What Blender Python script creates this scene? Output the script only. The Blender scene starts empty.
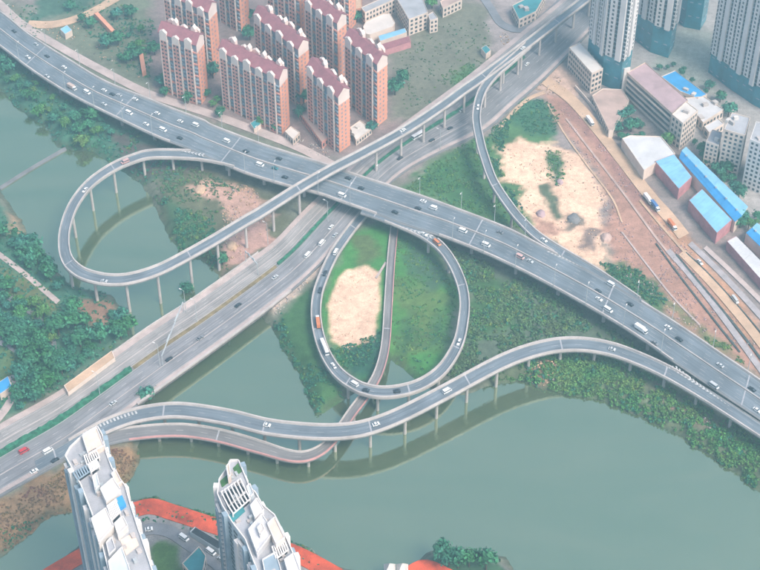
import bpy, math, random
import numpy as np
from mathutils import Vector
R = math.radians
rng = np.random.default_rng(7)
random.seed(7)
sc = bpy.context.scene

# ------------------------------------------------------------------ camera, sky, sun, exposure
PITCH, FPX, DIST = R(40), 1500.0, 940.0
W0, H0 = 760.0, 570.0
CAM = np.array([0, -DIST * math.cos(PITCH), DIST * math.sin(PITCH)])
cd = bpy.data.cameras.new('camera'); cam = bpy.data.objects.new('camera', cd)
sc.collection.objects.link(cam); cam.location = CAM
cam.rotation_euler = (math.pi / 2 - PITCH, 0, 0)
cd.sensor_fit = 'HORIZONTAL'; cd.sensor_width = 36; cd.lens = 36 * FPX / W0
cd.clip_start = 1; cd.clip_end = 20000
sc.camera = cam

SUN_EL, SUN_AZ = R(50), R(138)            # azimuth clockwise from +Y
world = bpy.data.worlds.new('World'); sc.world = world; world.use_nodes = True
nt = world.node_tree; nt.nodes.clear()
sky = nt.nodes.new('ShaderNodeTexSky'); sky.sky_type = 'NISHITA'; sky.sun_disc = False
sky.sun_elevation = SUN_EL; sky.sun_rotation = SUN_AZ
sky.air_density = 0.75; sky.dust_density = 4.5; sky.ozone_density = 0.3; sky.altitude = 100
bg = nt.nodes.new('ShaderNodeBackground'); bg.inputs[1].default_value = 0.15
wo = nt.nodes.new('ShaderNodeOutputWorld')
nt.links.new(sky.outputs[0], bg.inputs[0]); nt.links.new(bg.outputs[0], wo.inputs[0])
sl = bpy.data.lights.new('sun', 'SUN'); so = bpy.data.objects.new('sun', sl); sc.collection.objects.link(so)
sl.energy = 2.0; sl.angle = R(20); sl.color = (1, .88, .77)
sdir = Vector((math.sin(SUN_AZ) * math.cos(SUN_EL), math.cos(SUN_AZ) * math.cos(SUN_EL), math.sin(SUN_EL)))
so.rotation_euler = sdir.to_track_quat('Z', 'Y').to_euler(); so.location = (0, 0, 900)
vs = sc.view_settings; vs.view_transform = 'Standard'; vs.look = 'None'; vs.gamma = 1; vs.exposure = 1.12
vs.use_curve_mapping = False
sc.render.engine = 'CYCLES'
cy = sc.cycles; cy.use_denoising = True; cy.max_bounces = 6; cy.diffuse_bounces = 3; cy.glossy_bounces = 3
cy.volume_bounces = 0; cy.transmission_bounces = 2; cy.transparent_max_bounces = 4; cy.caustics_reflective = False

# ------------------------------------------------------------------ helpers
AX = 1.5      # the place is narrower across than along the view: roads keep their width in this metric
FW = np.array([0, math.cos(PITCH), -math.sin(PITCH)]); UP = np.array([0, math.sin(PITCH), math.cos(PITCH)])
def P(px, py, z=0.0):
    d = FW * FPX + np.array([1, 0, 0]) * (px - 380) + UP * (285 - py)
    t = (z - CAM[2]) / d[2]
    return CAM + d * t
def PX(p):
    r = np.asarray(p, float) - CAM; k = FPX / (r @ FW)
    return 380 + r[..., 0] * k, 285 - (r @ UP) * k
def pxs(p):
    r = np.asarray(p, float) - CAM; return FPX / (r @ FW)     # pixels per metre there

def mat(name, col, rough=.85, var=.12, scale=.15, fine=.0, spec=.3, metal=0, col2=None, bump=0, f2=2.0):
    m = bpy.data.materials.new(name); m.use_nodes = True; n = m.node_tree.nodes; l = m.node_tree.links
    b = n['Principled BSDF']; b.inputs['Roughness'].default_value = rough
    b.inputs['Specular IOR Level'].default_value = spec; b.inputs['Metallic'].default_value = metal
    tc = n.new('ShaderNodeNewGeometry')
    nz = n.new('ShaderNodeTexNoise'); nz.inputs['Scale'].default_value = scale; nz.inputs['Detail'].default_value = 5
    nz.inputs['Roughness'].default_value = .65
    l.new(tc.outputs['Position'], nz.inputs['Vector'])
    rp = n.new('ShaderNodeValToRGB'); c = np.array(col[:3]); c2 = np.array(col2 if col2 is not None else c)
    lo = c * (1 - var * 1.6); hi = c2 * (1 + var * 1.6)
    rp.color_ramp.elements[0].color = (*lo, 1); rp.color_ramp.elements[1].color = (*hi, 1)
    rp.color_ramp.elements[0].position = .3; rp.color_ramp.elements[1].position = .7
    l.new(nz.outputs[0], rp.inputs[0])
    out = rp.outputs[0]
    if fine:
        n2 = n.new('ShaderNodeTexNoise'); n2.inputs['Scale'].default_value = f2; n2.inputs['Detail'].default_value = 3
        l.new(tc.outputs['Position'], n2.inputs['Vector'])
        mp = n.new('ShaderNodeMapRange'); mp.inputs['From Min'].default_value = .3; mp.inputs['From Max'].default_value = .7
        mp.inputs['To Min'].default_value = 1 - fine; mp.inputs['To Max'].default_value = 1 + fine
        l.new(n2.outputs[0], mp.inputs[0])
        mx = n.new('ShaderNodeMix'); mx.data_type = 'RGBA'; mx.blend_type = 'MULTIPLY'; mx.inputs[0].default_value = 1
        l.new(out, mx.inputs[6]); l.new(mp.outputs[0], mx.inputs[7]); out = mx.outputs[2]
    l.new(out, b.inputs['Base Color'])
    if bump:
        bp = n.new('ShaderNodeBump'); bp.inputs['Strength'].default_value = bump; bp.inputs['Distance'].default_value = .5
        l.new(nz.outputs[0], bp.inputs['Height']); l.new(bp.outputs[0], b.inputs['Normal'])
    return m

M = dict(
    asphalt=mat('asphalt', (.115, .14, .17), .8, .14, .06, .10),
    asphalt_old=mat('worn_asphalt', (.17, .175, .19), .85, .15, .05, .12),
    avenue=mat('avenue_asphalt', (.21, .215, .235), .85, .2, .05, .14),
    concrete=mat('concrete', (.46, .42, .405), .85, .12, .1, .10),
    concrete_dark=mat('weathered_concrete', (.20, .20, .205), .9, .15, .1, .1),
    pinkcon=mat('reddish_concrete', (.50, .27, .26), .85, .12, .15, .1),
    paint=mat('road_paint', (.50, .50, .50), .7, .15, .4, .1),
    avenue_pale=mat('pale_avenue_concrete', (.36, .33, .33), .9, .2, .05, .14),
    joint=mat('joint_steel', (.36, .37, .40), .6, .1, .4),
    paving=mat('pale_paving', (.46, .38, .36), .9, .15, .08, .15),
    peach=mat('packed_earth_road', (.52, .36, .25), .95, .16, .06, .15),
    red=mat('red_track', (.52, .075, .03), .9, .28, .10, .2),
    track_gray=mat('rail_bed', (.36, .33, .34), .95, .15, .15, .15),
    track_dark=mat('dark_ditch', (.06, .08, .08), .95, .25, .2, .2),
    rpink=mat('pink_render', (.64, .31, .26), .85, .10, .05, .06),
    rend=mat('orange_render', (.72, .33, .22), .85, .08, .05, .05),
    rwhite=mat('cream_render', (.72, .60, .55), .8, .06, .1),
    rroof=mat('mauve_tile_roof', (.29, .115, .135), .85, .12, .25, .16),
    rblue=mat('grey_blue_recess', (.24, .26, .33), .6, .12, .2),
    glass=mat('window_glass', (.05, .07, .09), .2, .3, .3, spec=.6),
    glass_teal=mat('teal_glass', (.03, .22, .29), .25, .2, .1, spec=.6),
    twhite=mat('tower_white', (.70, .67, .66), .8, .06, .1),
    tgray=mat('tower_blue_gray', (.26, .34, .41), .8, .10, .1),
    white=mat('white_roof', (.62, .58, .55), .75, .08, .12, .05),
    cream=mat('cream_wall', (.66, .55, .48), .85, .1, .1, .05),
    beige=mat('beige_wall', (.60, .47, .39), .85, .1, .1, .05),
    brownroof=mat('brown_flat_roof', (.45, .33, .29), .9, .14, .08, .1),
    mauveroof=mat('mauve_flat_roof', (.40, .29, .31), .9, .14, .08, .1),
    grayroof=mat('gray_flat_roof', (.36, .37, .40), .9, .12, .08, .1),
    paleroof=mat('pale_sheet_roof', (.56, .56, .58), .8, .10, .08, .08),
    blue=mat('blue_sheet_roof', (.05, .30, .62), .6, .10, .12, .06),
    blue2=mat('light_blue_sheet_roof', (.22, .47, .66), .6, .10, .12, .06),
    tealroof=mat('teal_roof', (.05, .24, .27), .7, .12, .15, .06),
    pinkwall=mat('pink_brick_wall', (.47, .22, .24), .9, .14, .2, .12),
    facade=mat('facade_grey_blue', (.50, .55, .58), .7, .08, .1),
    darkslot=mat('dark_opening', (.03, .035, .045), .8, .2, .3),
    metal=mat('galvanised_metal', (.45, .48, .50), .5, .08, .5, metal=.2),
    hedge=mat('hedge_green', (.03, .15, .085), .9, .35, .35, .3),
    wood=mat('bark', (.09, .065, .05), .95, .25, .8),
    tyre=mat('tyre_rubber', (.02, .02, .022), .9, .1, 1),
    deckgreen=mat('roof_garden', (.05, .14, .04), .9, .25, .3, .2),
    median_brown=mat('dry_median', (.22, .17, .09), .95, .25, .2, .2),
)
def leafmat(name, c, t=.25):
    m = bpy.data.materials.new(name); m.use_nodes = True; n = m.node_tree.nodes; l = m.node_tree.links
    b = n['Principled BSDF']; b.inputs['Roughness'].default_value = .7; b.inputs['Specular IOR Level'].default_value = .2
    g = n.new('ShaderNodeNewGeometry'); hs = n.new('ShaderNodeHueSaturation')
    hs.inputs['Color'].default_value = (*c, 1)
    mp = n.new('ShaderNodeMapRange'); mp.inputs['To Min'].default_value = .55; mp.inputs['To Max'].default_value = 1.5
    l.new(g.outputs['Random Per Island'], mp.inputs[0]); l.new(mp.outputs[0], hs.inputs['Value'])
    nz = n.new('ShaderNodeTexNoise'); nz.inputs['Scale'].default_value = .06; l.new(g.outputs['Position'], nz.inputs['Vector'])
    m2 = n.new('ShaderNodeMapRange'); m2.inputs['From Min'].default_value = .3; m2.inputs['From Max'].default_value = .7
    m2.inputs['To Min'].default_value = .445; m2.inputs['To Max'].default_value = .53
    l.new(nz.outputs[0], m2.inputs[0]); l.new(m2.outputs[0], hs.inputs['Hue'])
    l.new(hs.outputs[0], b.inputs['Base Color'])
    return m
LEAF = dict(dark=leafmat('leaf_dark', (.035, .150, .085)), mid=leafmat('leaf_mid', (.075, .21, .06)),
            light=leafmat('leaf_light', (.12, .23, .055)), dry=leafmat('leaf_dry', (.22, .15, .075)),
            grey=leafmat('leaf_grey', (.085, .165, .075)), teal=leafmat('leaf_teal', (.045, .185, .125)))

NUMS = ['first', 'second', 'third', 'fourth', 'fifth', 'sixth', 'seventh', 'eighth', 'ninth', 'tenth', 'eleventh', 'twelfth', 'thirteenth', 'fourteenth', 'fifteenth', 'sixteenth', 'seventeenth', 'eighteenth', 'nineteenth', 'twentieth'] + ['%dth' % k if k % 10 not in (1, 2, 3) else '%d%s' % (k, {1: 'st', 2: 'nd', 3: 'rd'}[k % 10]) for k in range(21, 60)]
ORG = {}
def tag(o, label=None, cat=None, group=None, kind=None):
    if label: o['label'] = label
    if cat: o['category'] = cat
    if group: o['group'] = group
    if kind: o['kind'] = kind
    return o
def link(o, parent=None):
    sc.collection.objects.link(o)
    if parent is not None: o.parent = parent
    return o
def empty(name, loc):
    o = bpy.data.objects.new(name, None); link(o); o.location = loc; o.empty_display_size = 1
    ORG[o.name] = np.array(loc, float); return o
class MB:
    def __init__(s): s.v = []; s.f = []; s.m = []
    def add(s, vs_, fs, mi=0):
        k = len(s.v); s.v += [tuple(map(float, p)) for p in vs_]
        s.f += [tuple(i + k for i in f) for f in fs]; s.m += [mi] * len(fs); return s
    def hexa(s, lo, hi, mi=0):      # two 4-point rings, lower and upper
        return s.add(list(lo) + list(hi), [(3, 2, 1, 0), (4, 5, 6, 7), (0, 1, 5, 4), (1, 2, 6, 5), (2, 3, 7, 6), (3, 0, 4, 7)], mi)
    def box(s, c, d, mi=0, ang=0):
        x, y, z = c; a, b, h = d[0] / 2, d[1] / 2, d[2]; ca, sa = math.cos(ang), math.sin(ang)
        q = [(x + u * ca - w * sa, y + u * sa + w * ca) for u, w in ((-a, -b), (a, -b), (a, b), (-a, b))]
        return s.hexa([(u, w, z) for u, w in q], [(u, w, z + h) for u, w in q], mi)
    def obox(s, c, ux, uy, uz, mi=0):   # centre-bottom box on three half/half/full vectors
        c, ux, uy, uz = map(np.asarray, (c, ux, uy, uz))
        lo = [c - ux - uy, c + ux - uy, c + ux + uy, c - ux + uy]
        return s.hexa(lo, [p + uz for p in lo], mi)
    def prism(s, poly, z0, z1, mi=0, mtop=None, cap=True):
        n = len(poly); area = sum(poly[i][0] * poly[(i + 1) % n][1] - poly[(i + 1) % n][0] * poly[i][1] for i in range(n))
        if area < 0: poly = poly[::-1]
        s.add([(p[0], p[1], z0) for p in poly] + [(p[0], p[1], z1) for p in poly],
              [(i, (i + 1) % n, n + (i + 1) % n, n + i) for i in range(n)] + [tuple(range(n))[::-1]], mi)
        if cap: s.add([(p[0], p[1], z1) for p in poly], [tuple(range(n))], mi if mtop is None else mtop)
        return s
    def cyl(s, p0, p1, r0, r1, n=8, mi=0):
        p0, p1 = np.array(p0, float), np.array(p1, float); d = p1 - p0; d /= np.linalg.norm(d)
        a = np.cross(d, (0, 0, 1) if abs(d[2]) < .9 else (1, 0, 0)); a /= np.linalg.norm(a); b = np.cross(d, a)
        A = [2 * math.pi * i / n for i in range(n)]
        return s.add([p0 + r0 * (math.cos(t) * a + math.sin(t) * b) for t in A] + [p1 + r1 * (math.cos(t) * a + math.sin(t) * b) for t in A],
                     [(i, (i + 1) % n, n + (i + 1) % n, n + i) for i in range(n)] + [tuple(range(n))[::-1], tuple(range(n, 2 * n))], mi)
    def sweep(s, rings, mi=0, closed_ring=True, caps=True):
        n = len(rings[0]); k = len(s.v)
        for r in rings: s.v += [tuple(map(float, p)) for p in r]
        for i in range(len(rings) - 1):
            for j in range(n if closed_ring else n - 1):
                j2 = (j + 1) % n
                s.f.append((k + i * n + j, k + i * n + j2, k + (i + 1) * n + j2, k + (i + 1) * n + j)); s.m.append(mi)
        if caps and closed_ring:
            s.f += [tuple(k + j for j in range(n))[::-1], tuple(k + (len(rings) - 1) * n + j for j in range(n))]; s.m += [mi, mi]
        return s
    def mesh(s, name, mats, org=(0, 0, 0)):
        me = bpy.data.meshes.new(name); o = np.array(org, float)
        me.from_pydata([tuple(np.array(p) - o) for p in s.v], [], s.f)
        for m in mats: me.materials.append(m)
        if len(mats) > 1: me.polygons.foreach_set('material_index', s.m)
        me.update(); return me
    def build(s, name, mats, parent=None, org=None, kind=None):
        if not s.f: return None
        if not isinstance(mats, (list, tuple)): mats = [mats]
        if parent is not None: o0 = ORG[parent.name]
        else: o0 = np.array(org if org is not None else (0, 0, 0), float)
        ob = bpy.data.objects.new(name, s.mesh(name, mats, o0)); link(ob, parent)
        if parent is None: ob.location = o0
        ORG[ob.name] = o0
        if kind: ob['kind'] = kind
        return ob

def crom(pts, step=2.0):
    p = np.array(pts, float); p = np.vstack([2 * p[0] - p[1], p, 2 * p[-1] - p[-2]]); out = []
    for i in range(1, len(p) - 2):
        a, b, c, d = p[i - 1:i + 3]
        for t in np.linspace(0, 1, 14, endpoint=False):
            out.append(.5 * ((2 * b) + (c - a) * t + (2 * a - 5 * b + 4 * c - d) * t * t + (3 * b - a - 3 * c + d) * t ** 3))
    out.append(p[-2]); out = np.array(out)
    return resample(out, step)
def resample(p, step=None, n=None):
    s = np.r_[0, np.cumsum(np.linalg.norm(np.diff(p[:, :2], axis=0), axis=1))]
    n = n or max(2, int(s[-1] / step) + 1); t = np.linspace(0, s[-1], n)
    return np.stack([np.interp(t, s, p[:, k]) for k in range(3)], 1)
def path(pts, step=2.0): return crom([P(*p) for p in pts], step)
def anorm(p):      # unit side vector (to the left of travel) in the narrowed metric
    t = np.gradient(p[:, :2], axis=0); t = t * [AX, 1]; t /= np.linalg.norm(t, axis=1)[:, None]
    return np.c_[-t[:, 1] / AX, t[:, 0], np.zeros(len(t))]
def asc(t):        # world length of one metre along direction t
    t = np.asarray(t, float)[:2]; t = t / np.linalg.norm(t); return 1 / math.hypot(AX * t[0], t[1])
def edges(c, w):
    n = anorm(c); w = np.asarray(w); w = w[:, None] if w.ndim else w
    return c + n * w / 2, c - n * w / 2
def lerp(L, Rr, v): return L + (Rr - L) * v
def strip(mb, L, Rr, v0, v1, dz, mi=0, i0=0, i1=None):
    a, b = lerp(L, Rr, v0)[i0:i1], lerp(L, Rr, v1)[i0:i1]
    if len(a) < 2: return
    z = np.array([0, 0, dz]); mb.sweep([[q + z, p + z] for p, q in zip(a, b)], mi, closed_ring=False)
def inside(pts, poly):
    pts = np.atleast_2d(pts); x, y = pts[:, 0], pts[:, 1]; c = np.zeros(len(pts), bool)
    for (x0, y0), (x1, y1) in zip(poly, np.roll(poly, -1, 0)):
        h = ((y0 > y) != (y1 > y)); 
        with np.errstate(divide='ignore', invalid='ignore'):
            c ^= h & (x < (x1 - x0) * (y - y0) / (y1 - y0 + 1e-12) + x0)
    return c
def sdpoly(pts, poly):      # signed distance, negative inside
    d = np.full(len(pts), 1e9)
    for a, b in zip(poly, np.roll(poly, -1, 0)):
        e = b - a; t = np.clip(((pts - a) @ e) / (e @ e + 1e-9), 0, 1)
        d = np.minimum(d, np.hypot(*(pts - a - t[:, None] * e).T))
    return np.where(inside(pts, poly), -d, d)
def vnoise(p, s, seed=0):
    g = np.random.default_rng(seed).random((64, 64)); q = p / s; i = np.floor(q).astype(int); f = q - i; f = f * f * (3 - 2 * f)
    a = lambda dx, dy: g[(i[:, 0] + dx) % 64, (i[:, 1] + dy) % 64]
    return (a(0, 0) * (1 - f[:, 0]) + a(1, 0) * f[:, 0]) * (1 - f[:, 1]) + (a(0, 1) * (1 - f[:, 0]) + a(1, 1) * f[:, 0]) * f[:, 1]
def fnoise(p, s, seed=0): return .5 * vnoise(p, s, seed) + .3 * vnoise(p, s / 2.3, seed + 1) + .2 * vnoise(p, s / 5.1, seed + 2)
def pxpoly(pts, z=0): return np.array([P(x, y, z)[:2] for x, y in pts])

# ------------------------------------------------------------------ ground and river
WZ = -6.0
RIVER_PX = [(0, 88), (13, 105), (45, 126), (58, 147), (72, 150), (95, 152), (110, 164), (126, 175), (139, 181), (153, 198), (159, 217), (168, 238),
  (181, 252), (205, 262), (222, 278), (250, 302), (275, 331), (280, 347), (293, 363), (301, 379), (311, 405), (317, 415), (335, 405), (350, 397), (372, 384),
  (383, 374), (390, 359), (400, 365), (416, 379), (435, 392), (455, 398), (490, 386), (522, 382), (545, 390), (575, 396), (605, 402), (640, 415), (680, 437),
  (720, 462), (760, 493), (810, 530), (1000, 760), (620, 720), (560, 610), (520, 578), (505, 558), (470, 550), (432, 551), (408, 567), (380, 574), (335, 566),
  (311, 550), (293, 542), (260, 529), (217, 516), (184, 508), (155, 498), (131, 501), (80, 546), (45, 573), (0, 602), (-90, 660), (-200, 640), (0, 560), (50, 518),
  (72, 512), (100, 500), (126, 483), (134, 473), (139, 454), (140, 430), (146, 400), (136, 345), (130, 328), (122, 311), (112, 294), (80, 289), (63, 278), (47, 262),
  (29, 240), (21, 219), (10, 205), (0, 190), (-60, 150), (-180, 90), (-120, 20), (-40, 66)]
RIVER = pxpoly(RIVER_PX, WZ)
def gh(pts):
    pts = np.atleast_2d(np.asarray(pts, float))[:, :2]
    sd = sdpoly(pts, RIVER) + (fnoise(pts, 9, 3) - .5) * 4.5
    up = WZ + np.clip(sd * .75, 0, 6) ; dn = WZ - np.clip(-sd * .5, 0, 3)
    z = np.where(sd > 0, up, dn)
    return z + np.where(z > -1, (fnoise(pts, 14, 9) - .5) * .5 - .1, 0)
def axis(lo, hi, st, far):
    a = np.arange(lo, hi + st, st); k = [st]
    e = []; x = 0; s = st
    while x < far: s *= 1.35; x += s; e.append(x)
    return np.r_[lo - np.array(e)[::-1], a, a[-1] + np.array(e)]
gx = axis(-330, 330, 1.7, 2600); gy = axis(-250, 400, 1.7, 2600)
GX, GY = np.meshgrid(gx, gy); GP = np.c_[GX.ravel(), GY.ravel()]
GZ = gh(GP)
# cover colours: (polygon in photograph pixels at ground level, colour, feather, edge noise)
GREEN, LAWN, DKGREEN, DULL, SAND, MAUVE, EARTH, PALE, GREYF, BANK = ((.075, .165, .065), (.060, .205, .050), (.060, .125, .075), (.14, .135, .10), (.72, .49, .355),
    (.38, .215, .165), (.46, .26, .17), (.45, .38, .35), (.165, .165, .125), (.27, .17, .095))
COVER = [
  ([(-200, -80), (1000, -80), (1000, 250), (760, 330), (560, 230), (330, 160), (200, 105), (0, -10), (-200, -60)], (.25, .21, .20), 8, 8),
  ([(40, -40), (165, -40), (165, 95), (120, 72), (70, 45), (40, 10)], (.15, .17, .12), 6, 10),
  ([(50, -40), (110, -20), (85, 12), (30, 22)], (.07, .14, .10), 4, 8),
  ([(150, -60), (400, -60), (400, 130), (330, 160), (150, 96)], (.24, .185, .18), 5, 8),
  ([(385, 45), (405, 38), (440, 12), (465, 0), (490, 10), (498, 55), (488, 82), (460, 92), (420, 118), (392, 120)], GREYF, 5, 10),
  ([(452, 78), (470, 62), (478, 72), (458, 92)], GREEN, 4, 8),
  ([(500, -10), (585, -10), (520, 60), (496, 75), (490, 20)], (.33, .28, .27), 4, 8),
  ([(600, -60), (1000, -60), (1000, 320), (760, 250), (690, 150), (600, 95), (575, 60)], (.33, .31, .30), 6, 8),
  ([(665, 28), (712, 32), (712, 95), (690, 80), (655, 70)], (.34, .36, .32), 4, 8),
  # grass wedge between avenue, viaduct and right ramp
  ([(395, 195), (440, 155), (486, 134), (515, 107), (545, 110), (560, 160), (560, 240), (505, 224), (413, 190)], GREEN, 4, 8),
  ([(420, 178), (470, 150), (480, 190), (500, 220), (440, 198)], (.05, .135, .05), 5, 10),
  # sand field
  ([(500, 150), (520, 138), (560, 143), (592, 168), (606, 195), (603, 225), (612, 250), (607, 272), (590, 266), (560, 245), (530, 225), (516, 205), (520, 185), (503, 178)], SAND, 2.5, 9),
  ([(545, 152), (560, 150), (566, 176), (556, 184), (548, 172)], (.07, .13, .07), 2, 6),
  ([(540, 186), (548, 184), (562, 215), (556, 222)], (.10, .13, .08), 2, 6),
  ([(568, 214), (580, 212), (584, 224), (570, 230)], (.20, .17, .14), 2, 7),
  ([(524, 212), (556, 222), (556, 236), (540, 232)], (.42, .25, .19), 2, 7),
  ([(582, 226), (600, 232), (596, 252), (580, 246)], (.24, .18, .16), 2, 7),
  ([(518, 98), (545, 98), (562, 112), (556, 134), (536, 138), (515, 122)], (.05, .14, .075), 3, 7),
  ([(540, 92), (575, 96), (600, 130), (640, 178), (670, 215), (700, 260), (760, 350), (800, 400), (720, 352), (690, 332), (650, 300), (618, 272), (604, 230), (612, 200), (590, 160), (560, 128)], MAUVE, 3, 5),
  ([(556, 100), (572, 100), (660, 205), (668, 222), (700, 262), (690, 268), (640, 212), (600, 152)], (.30, .165, .14), 2, 4),
  ([(640, 205), (690, 235), (735, 290), (760, 330), (745, 345), (700, 270)], EARTH, 3, 6),
  ([(600, 264), (640, 268), (668, 300), (660, 312), (630, 294)], (.07, .13, .06), 3, 8),
  ([(655, 290), (700, 325), (740, 360), (700, 336)], (.17, .17, .09), 3, 8),
  ([(520, 75), (560, 60), (585, 85), (575, 98), (540, 92)], (.50, .35, .28), 3, 7),
  # interior of the left loop
  ([(150, 165), (200, 165), (285, 200), (290, 232), (230, 275), (190, 270), (165, 235)], (.12, .125, .075), 4, 9),
  ([(165, 200), (200, 215), (215, 240), (195, 255), (170, 240)], (.06, .12, .06), 4, 9),
  ([(190, 188), (215, 180), (250, 192), (275, 215), (262, 232), (240, 225), (225, 205), (200, 196)], (.48, .30, .24), 2.5, 8),
  ([(225, 232), (262, 225), (272, 240), (245, 262), (222, 268)], (.42, .26, .22), 2.5, 8),
  # top-left bank
  ([(-60, 40), (0, 50), (60, 95), (130, 130), (190, 152), (180, 175), (140, 180), (110, 164), (70, 148), (40, 124), (-60, 80)], (.06, .155, .10), 4, 6),
  ([(110, 132), (190, 152), (200, 172), (150, 175), (120, 160)], (.11, .10, .09), 4, 9),
  # middle loop
  ([(345, 232), (382, 222), (430, 245), (462, 290), (440, 370), (400, 390), (335, 365), (318, 310)], LAWN, 3, 6),
  ([(392, 290), (420, 275), (450, 300), (440, 350), (400, 360)], (.095, .165, .05), 6, 14),
  ([(345, 330), (384, 330), (380, 370), (352, 376), (335, 352)], (.025, .085, .055), 4, 6),
  ([(400, 235), (425, 240), (455, 280), (430, 290), (405, 262)], DKGREEN, 4, 9),
  ([(396, 320), (412, 308), (420, 330), (404, 350)], (.04, .11, .045), 4, 9), ([(432, 318), (448, 306), (446, 340), (430, 350)], (.045, .115, .05), 4, 9), ([(352, 236), (372, 232), (380, 256), (360, 262)], (.10, .15, .055), 4, 9),
  ([(335, 285), (347, 270), (368, 266), (380, 272), (380, 312), (372, 340), (345, 352), (331, 340), (330, 305)], SAND, 1.2, 3),
  ([(282, 310), (312, 280), (318, 300), (314, 330), (330, 375), (345, 395), (317, 414), (300, 378), (280, 345), (272, 326)], (.05, .125, .045), 3, 6),
  ([(262, 300), (300, 278), (322, 255), (326, 262), (302, 292), (275, 312)], (.45, .36, .30), 2, 6),
  # scrub between viaduct and S ramp
  ([(445, 245), (540, 285), (660, 362), (600, 342), (550, 340), (480, 370), (445, 385), (462, 330), (468, 290)], (.10, .135, .095), 4, 8),
  ([(465, 275), (500, 280), (520, 310), (495, 340), (468, 350)], (.055, .13, .05), 4, 9),
  ([(475, 360), (540, 350), (560, 345), (650, 370), (700, 400), (760, 440), (840, 500), (840, 540), (760, 500), (640, 412), (560, 398), (500, 390)], (.115, .145, .085), 4, 8),
  ([(560, 358), (600, 362), (610, 385), (580, 392), (556, 380)], (.06, .13, .045), 4, 9),
  ([(528, 362), (560, 360), (562, 376), (535, 382)], (.34, .19, .13), 2, 7),
  ([(655, 388), (720, 425), (700, 428), (665, 405)], (.24, .17, .14), 3, 8),
  # left park
  ([(-120, 180), (0, 200), (22, 225), (48, 268), (112, 300), (132, 330), (110, 350), (55, 390), (0, 420), (-120, 480)], (.06, .15, .10), 4, 6),
  ([(5, 210), (22, 210), (22, 235), (8, 235)], (.30, .22, .15), 3, 6),
  ([(75, 300), (112, 300), (118, 322), (95, 330), (78, 318)], (.28, .17, .12), 3, 6),
  ([(0, 262), (60, 302), (58, 318), (0, 290)], (.13, .15, .07), 3, 6),
  ([(0, 330), (25, 345), (30, 368), (0, 380)], (.10, .16, .07), 3, 6),
  # reed bank under the tower
  ([(-120, 560), (0, 502), (66, 463), (130, 440), (142, 445), (132, 480), (100, 505), (50, 522), (-120, 600)], BANK, 2, 5),
  # south bank
  ([(-100, 650), (45, 560), (130, 495), (230, 508), (330, 552), (420, 556), (520, 560), (600, 680), (600, 900), (-200, 900)], (.25, .24, .24), 2, 5),
  ([(160, 538), (178, 545), (182, 570), (165, 590), (150, 572), (150, 548)], (.07, .14, .04), 1.5, 3),
  ([(425, 555), (500, 560), (520, 580), (500, 640), (430, 620)], (.05, .11, .06), 2, 4),
]
col = np.tile(np.array([.17, .18, .14]), (len(GP), 1))
SHN = (fnoise(GP, 11, 21) - .5) * 2
for poly, c, fe, nz in COVER:
    w = pxpoly(poly); lo, hi = w.min(0) - 25, w.max(0) + 25
    k = np.where((GP > lo).all(1) & (GP < hi).all(1))[0]
    if not len(k): continue
    d = sdpoly(GP[k], w) + SHN[k] * nz
    a = np.clip(.5 - d / (2 * fe), 0, 1)[:, None]; col[k] = col[k] * (1 - a) + np.array(c) * a
sd = sdpoly(GP, RIVER)
a = (np.clip(1 - np.abs(GZ + 4.6) / 1.8, 0, 1) * .65)[:, None]; col = col * (1 - a) + np.array([.075, .095, .055]) * a
a = (GZ < WZ)[:, None]; col = np.where(a, np.array([.06, .09, .06]), col)
nx, ny = len(gx), len(gy)
I = np.arange(nx * ny).reshape(ny, nx)
F = np.stack([I[:-1, :-1], I[:-1, 1:], I[1:, 1:], I[1:, :-1]], -1).reshape(-1, 4)
def npmesh(name, V, F4, mats, mi=None):
    me = bpy.data.meshes.new(name); k = F4.shape[1]
    me.vertices.add(len(V)); me.vertices.foreach_set('co', np.ascontiguousarray(V, np.float32).ravel())
    me.loops.add(F4.size); me.loops.foreach_set('vertex_index', np.ascontiguousarray(F4, np.int32).ravel())
    me.polygons.add(len(F4)); me.polygons.foreach_set('loop_start', np.arange(0, F4.size, k, dtype=np.int32))
    me.polygons.foreach_set('loop_total', np.full(len(F4), k, np.int32))
    for m in mats: me.materials.append(m)
    if mi is not None: me.polygons.foreach_set('material_index', np.ascontiguousarray(mi, np.int32))
    me.update(calc_edges=True); return me
gm = bpy.data.materials.new('ground_cover'); gm.use_nodes = True; n = gm.node_tree.nodes; l = gm.node_tree.links
b = n['Principled BSDF']; b.inputs['Roughness'].default_value = .95; b.inputs['Specular IOR Level'].default_value = .1
at = n.new('ShaderNodeVertexColor'); at.layer_name = 'cover'
ge = n.new('ShaderNodeNewGeometry'); cur = at.outputs[0]
for sc_, am, de in ((.035, .24, 4), (.22, .26, 5), (1.1, .22, 3)):
    nz = n.new('ShaderNodeTexNoise'); nz.inputs['Scale'].default_value = sc_; nz.inputs['Detail'].default_value = de; nz.inputs['Roughness'].default_value = .7
    l.new(ge.outputs['Position'], nz.inputs['Vector'])
    mp = n.new('ShaderNodeMapRange'); mp.inputs['From Min'].default_value = .3; mp.inputs['From Max'].default_value = .7
    mp.inputs['To Min'].default_value = 1 - am; mp.inputs['To Max'].default_value = 1 + am; l.new(nz.outputs[0], mp.inputs[0])
    mx = n.new('ShaderNodeMix'); mx.data_type = 'RGBA'; mx.blend_type = 'MULTIPLY'; mx.inputs[0].default_value = 1
    l.new(cur, mx.inputs[6]); l.new(mp.outputs[0], mx.inputs[7]); cur = mx.outputs[2]
l.new(cur, b.inputs['Base Color'])
me = npmesh('ground', np.c_[GP, GZ], F, [gm])
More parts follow.
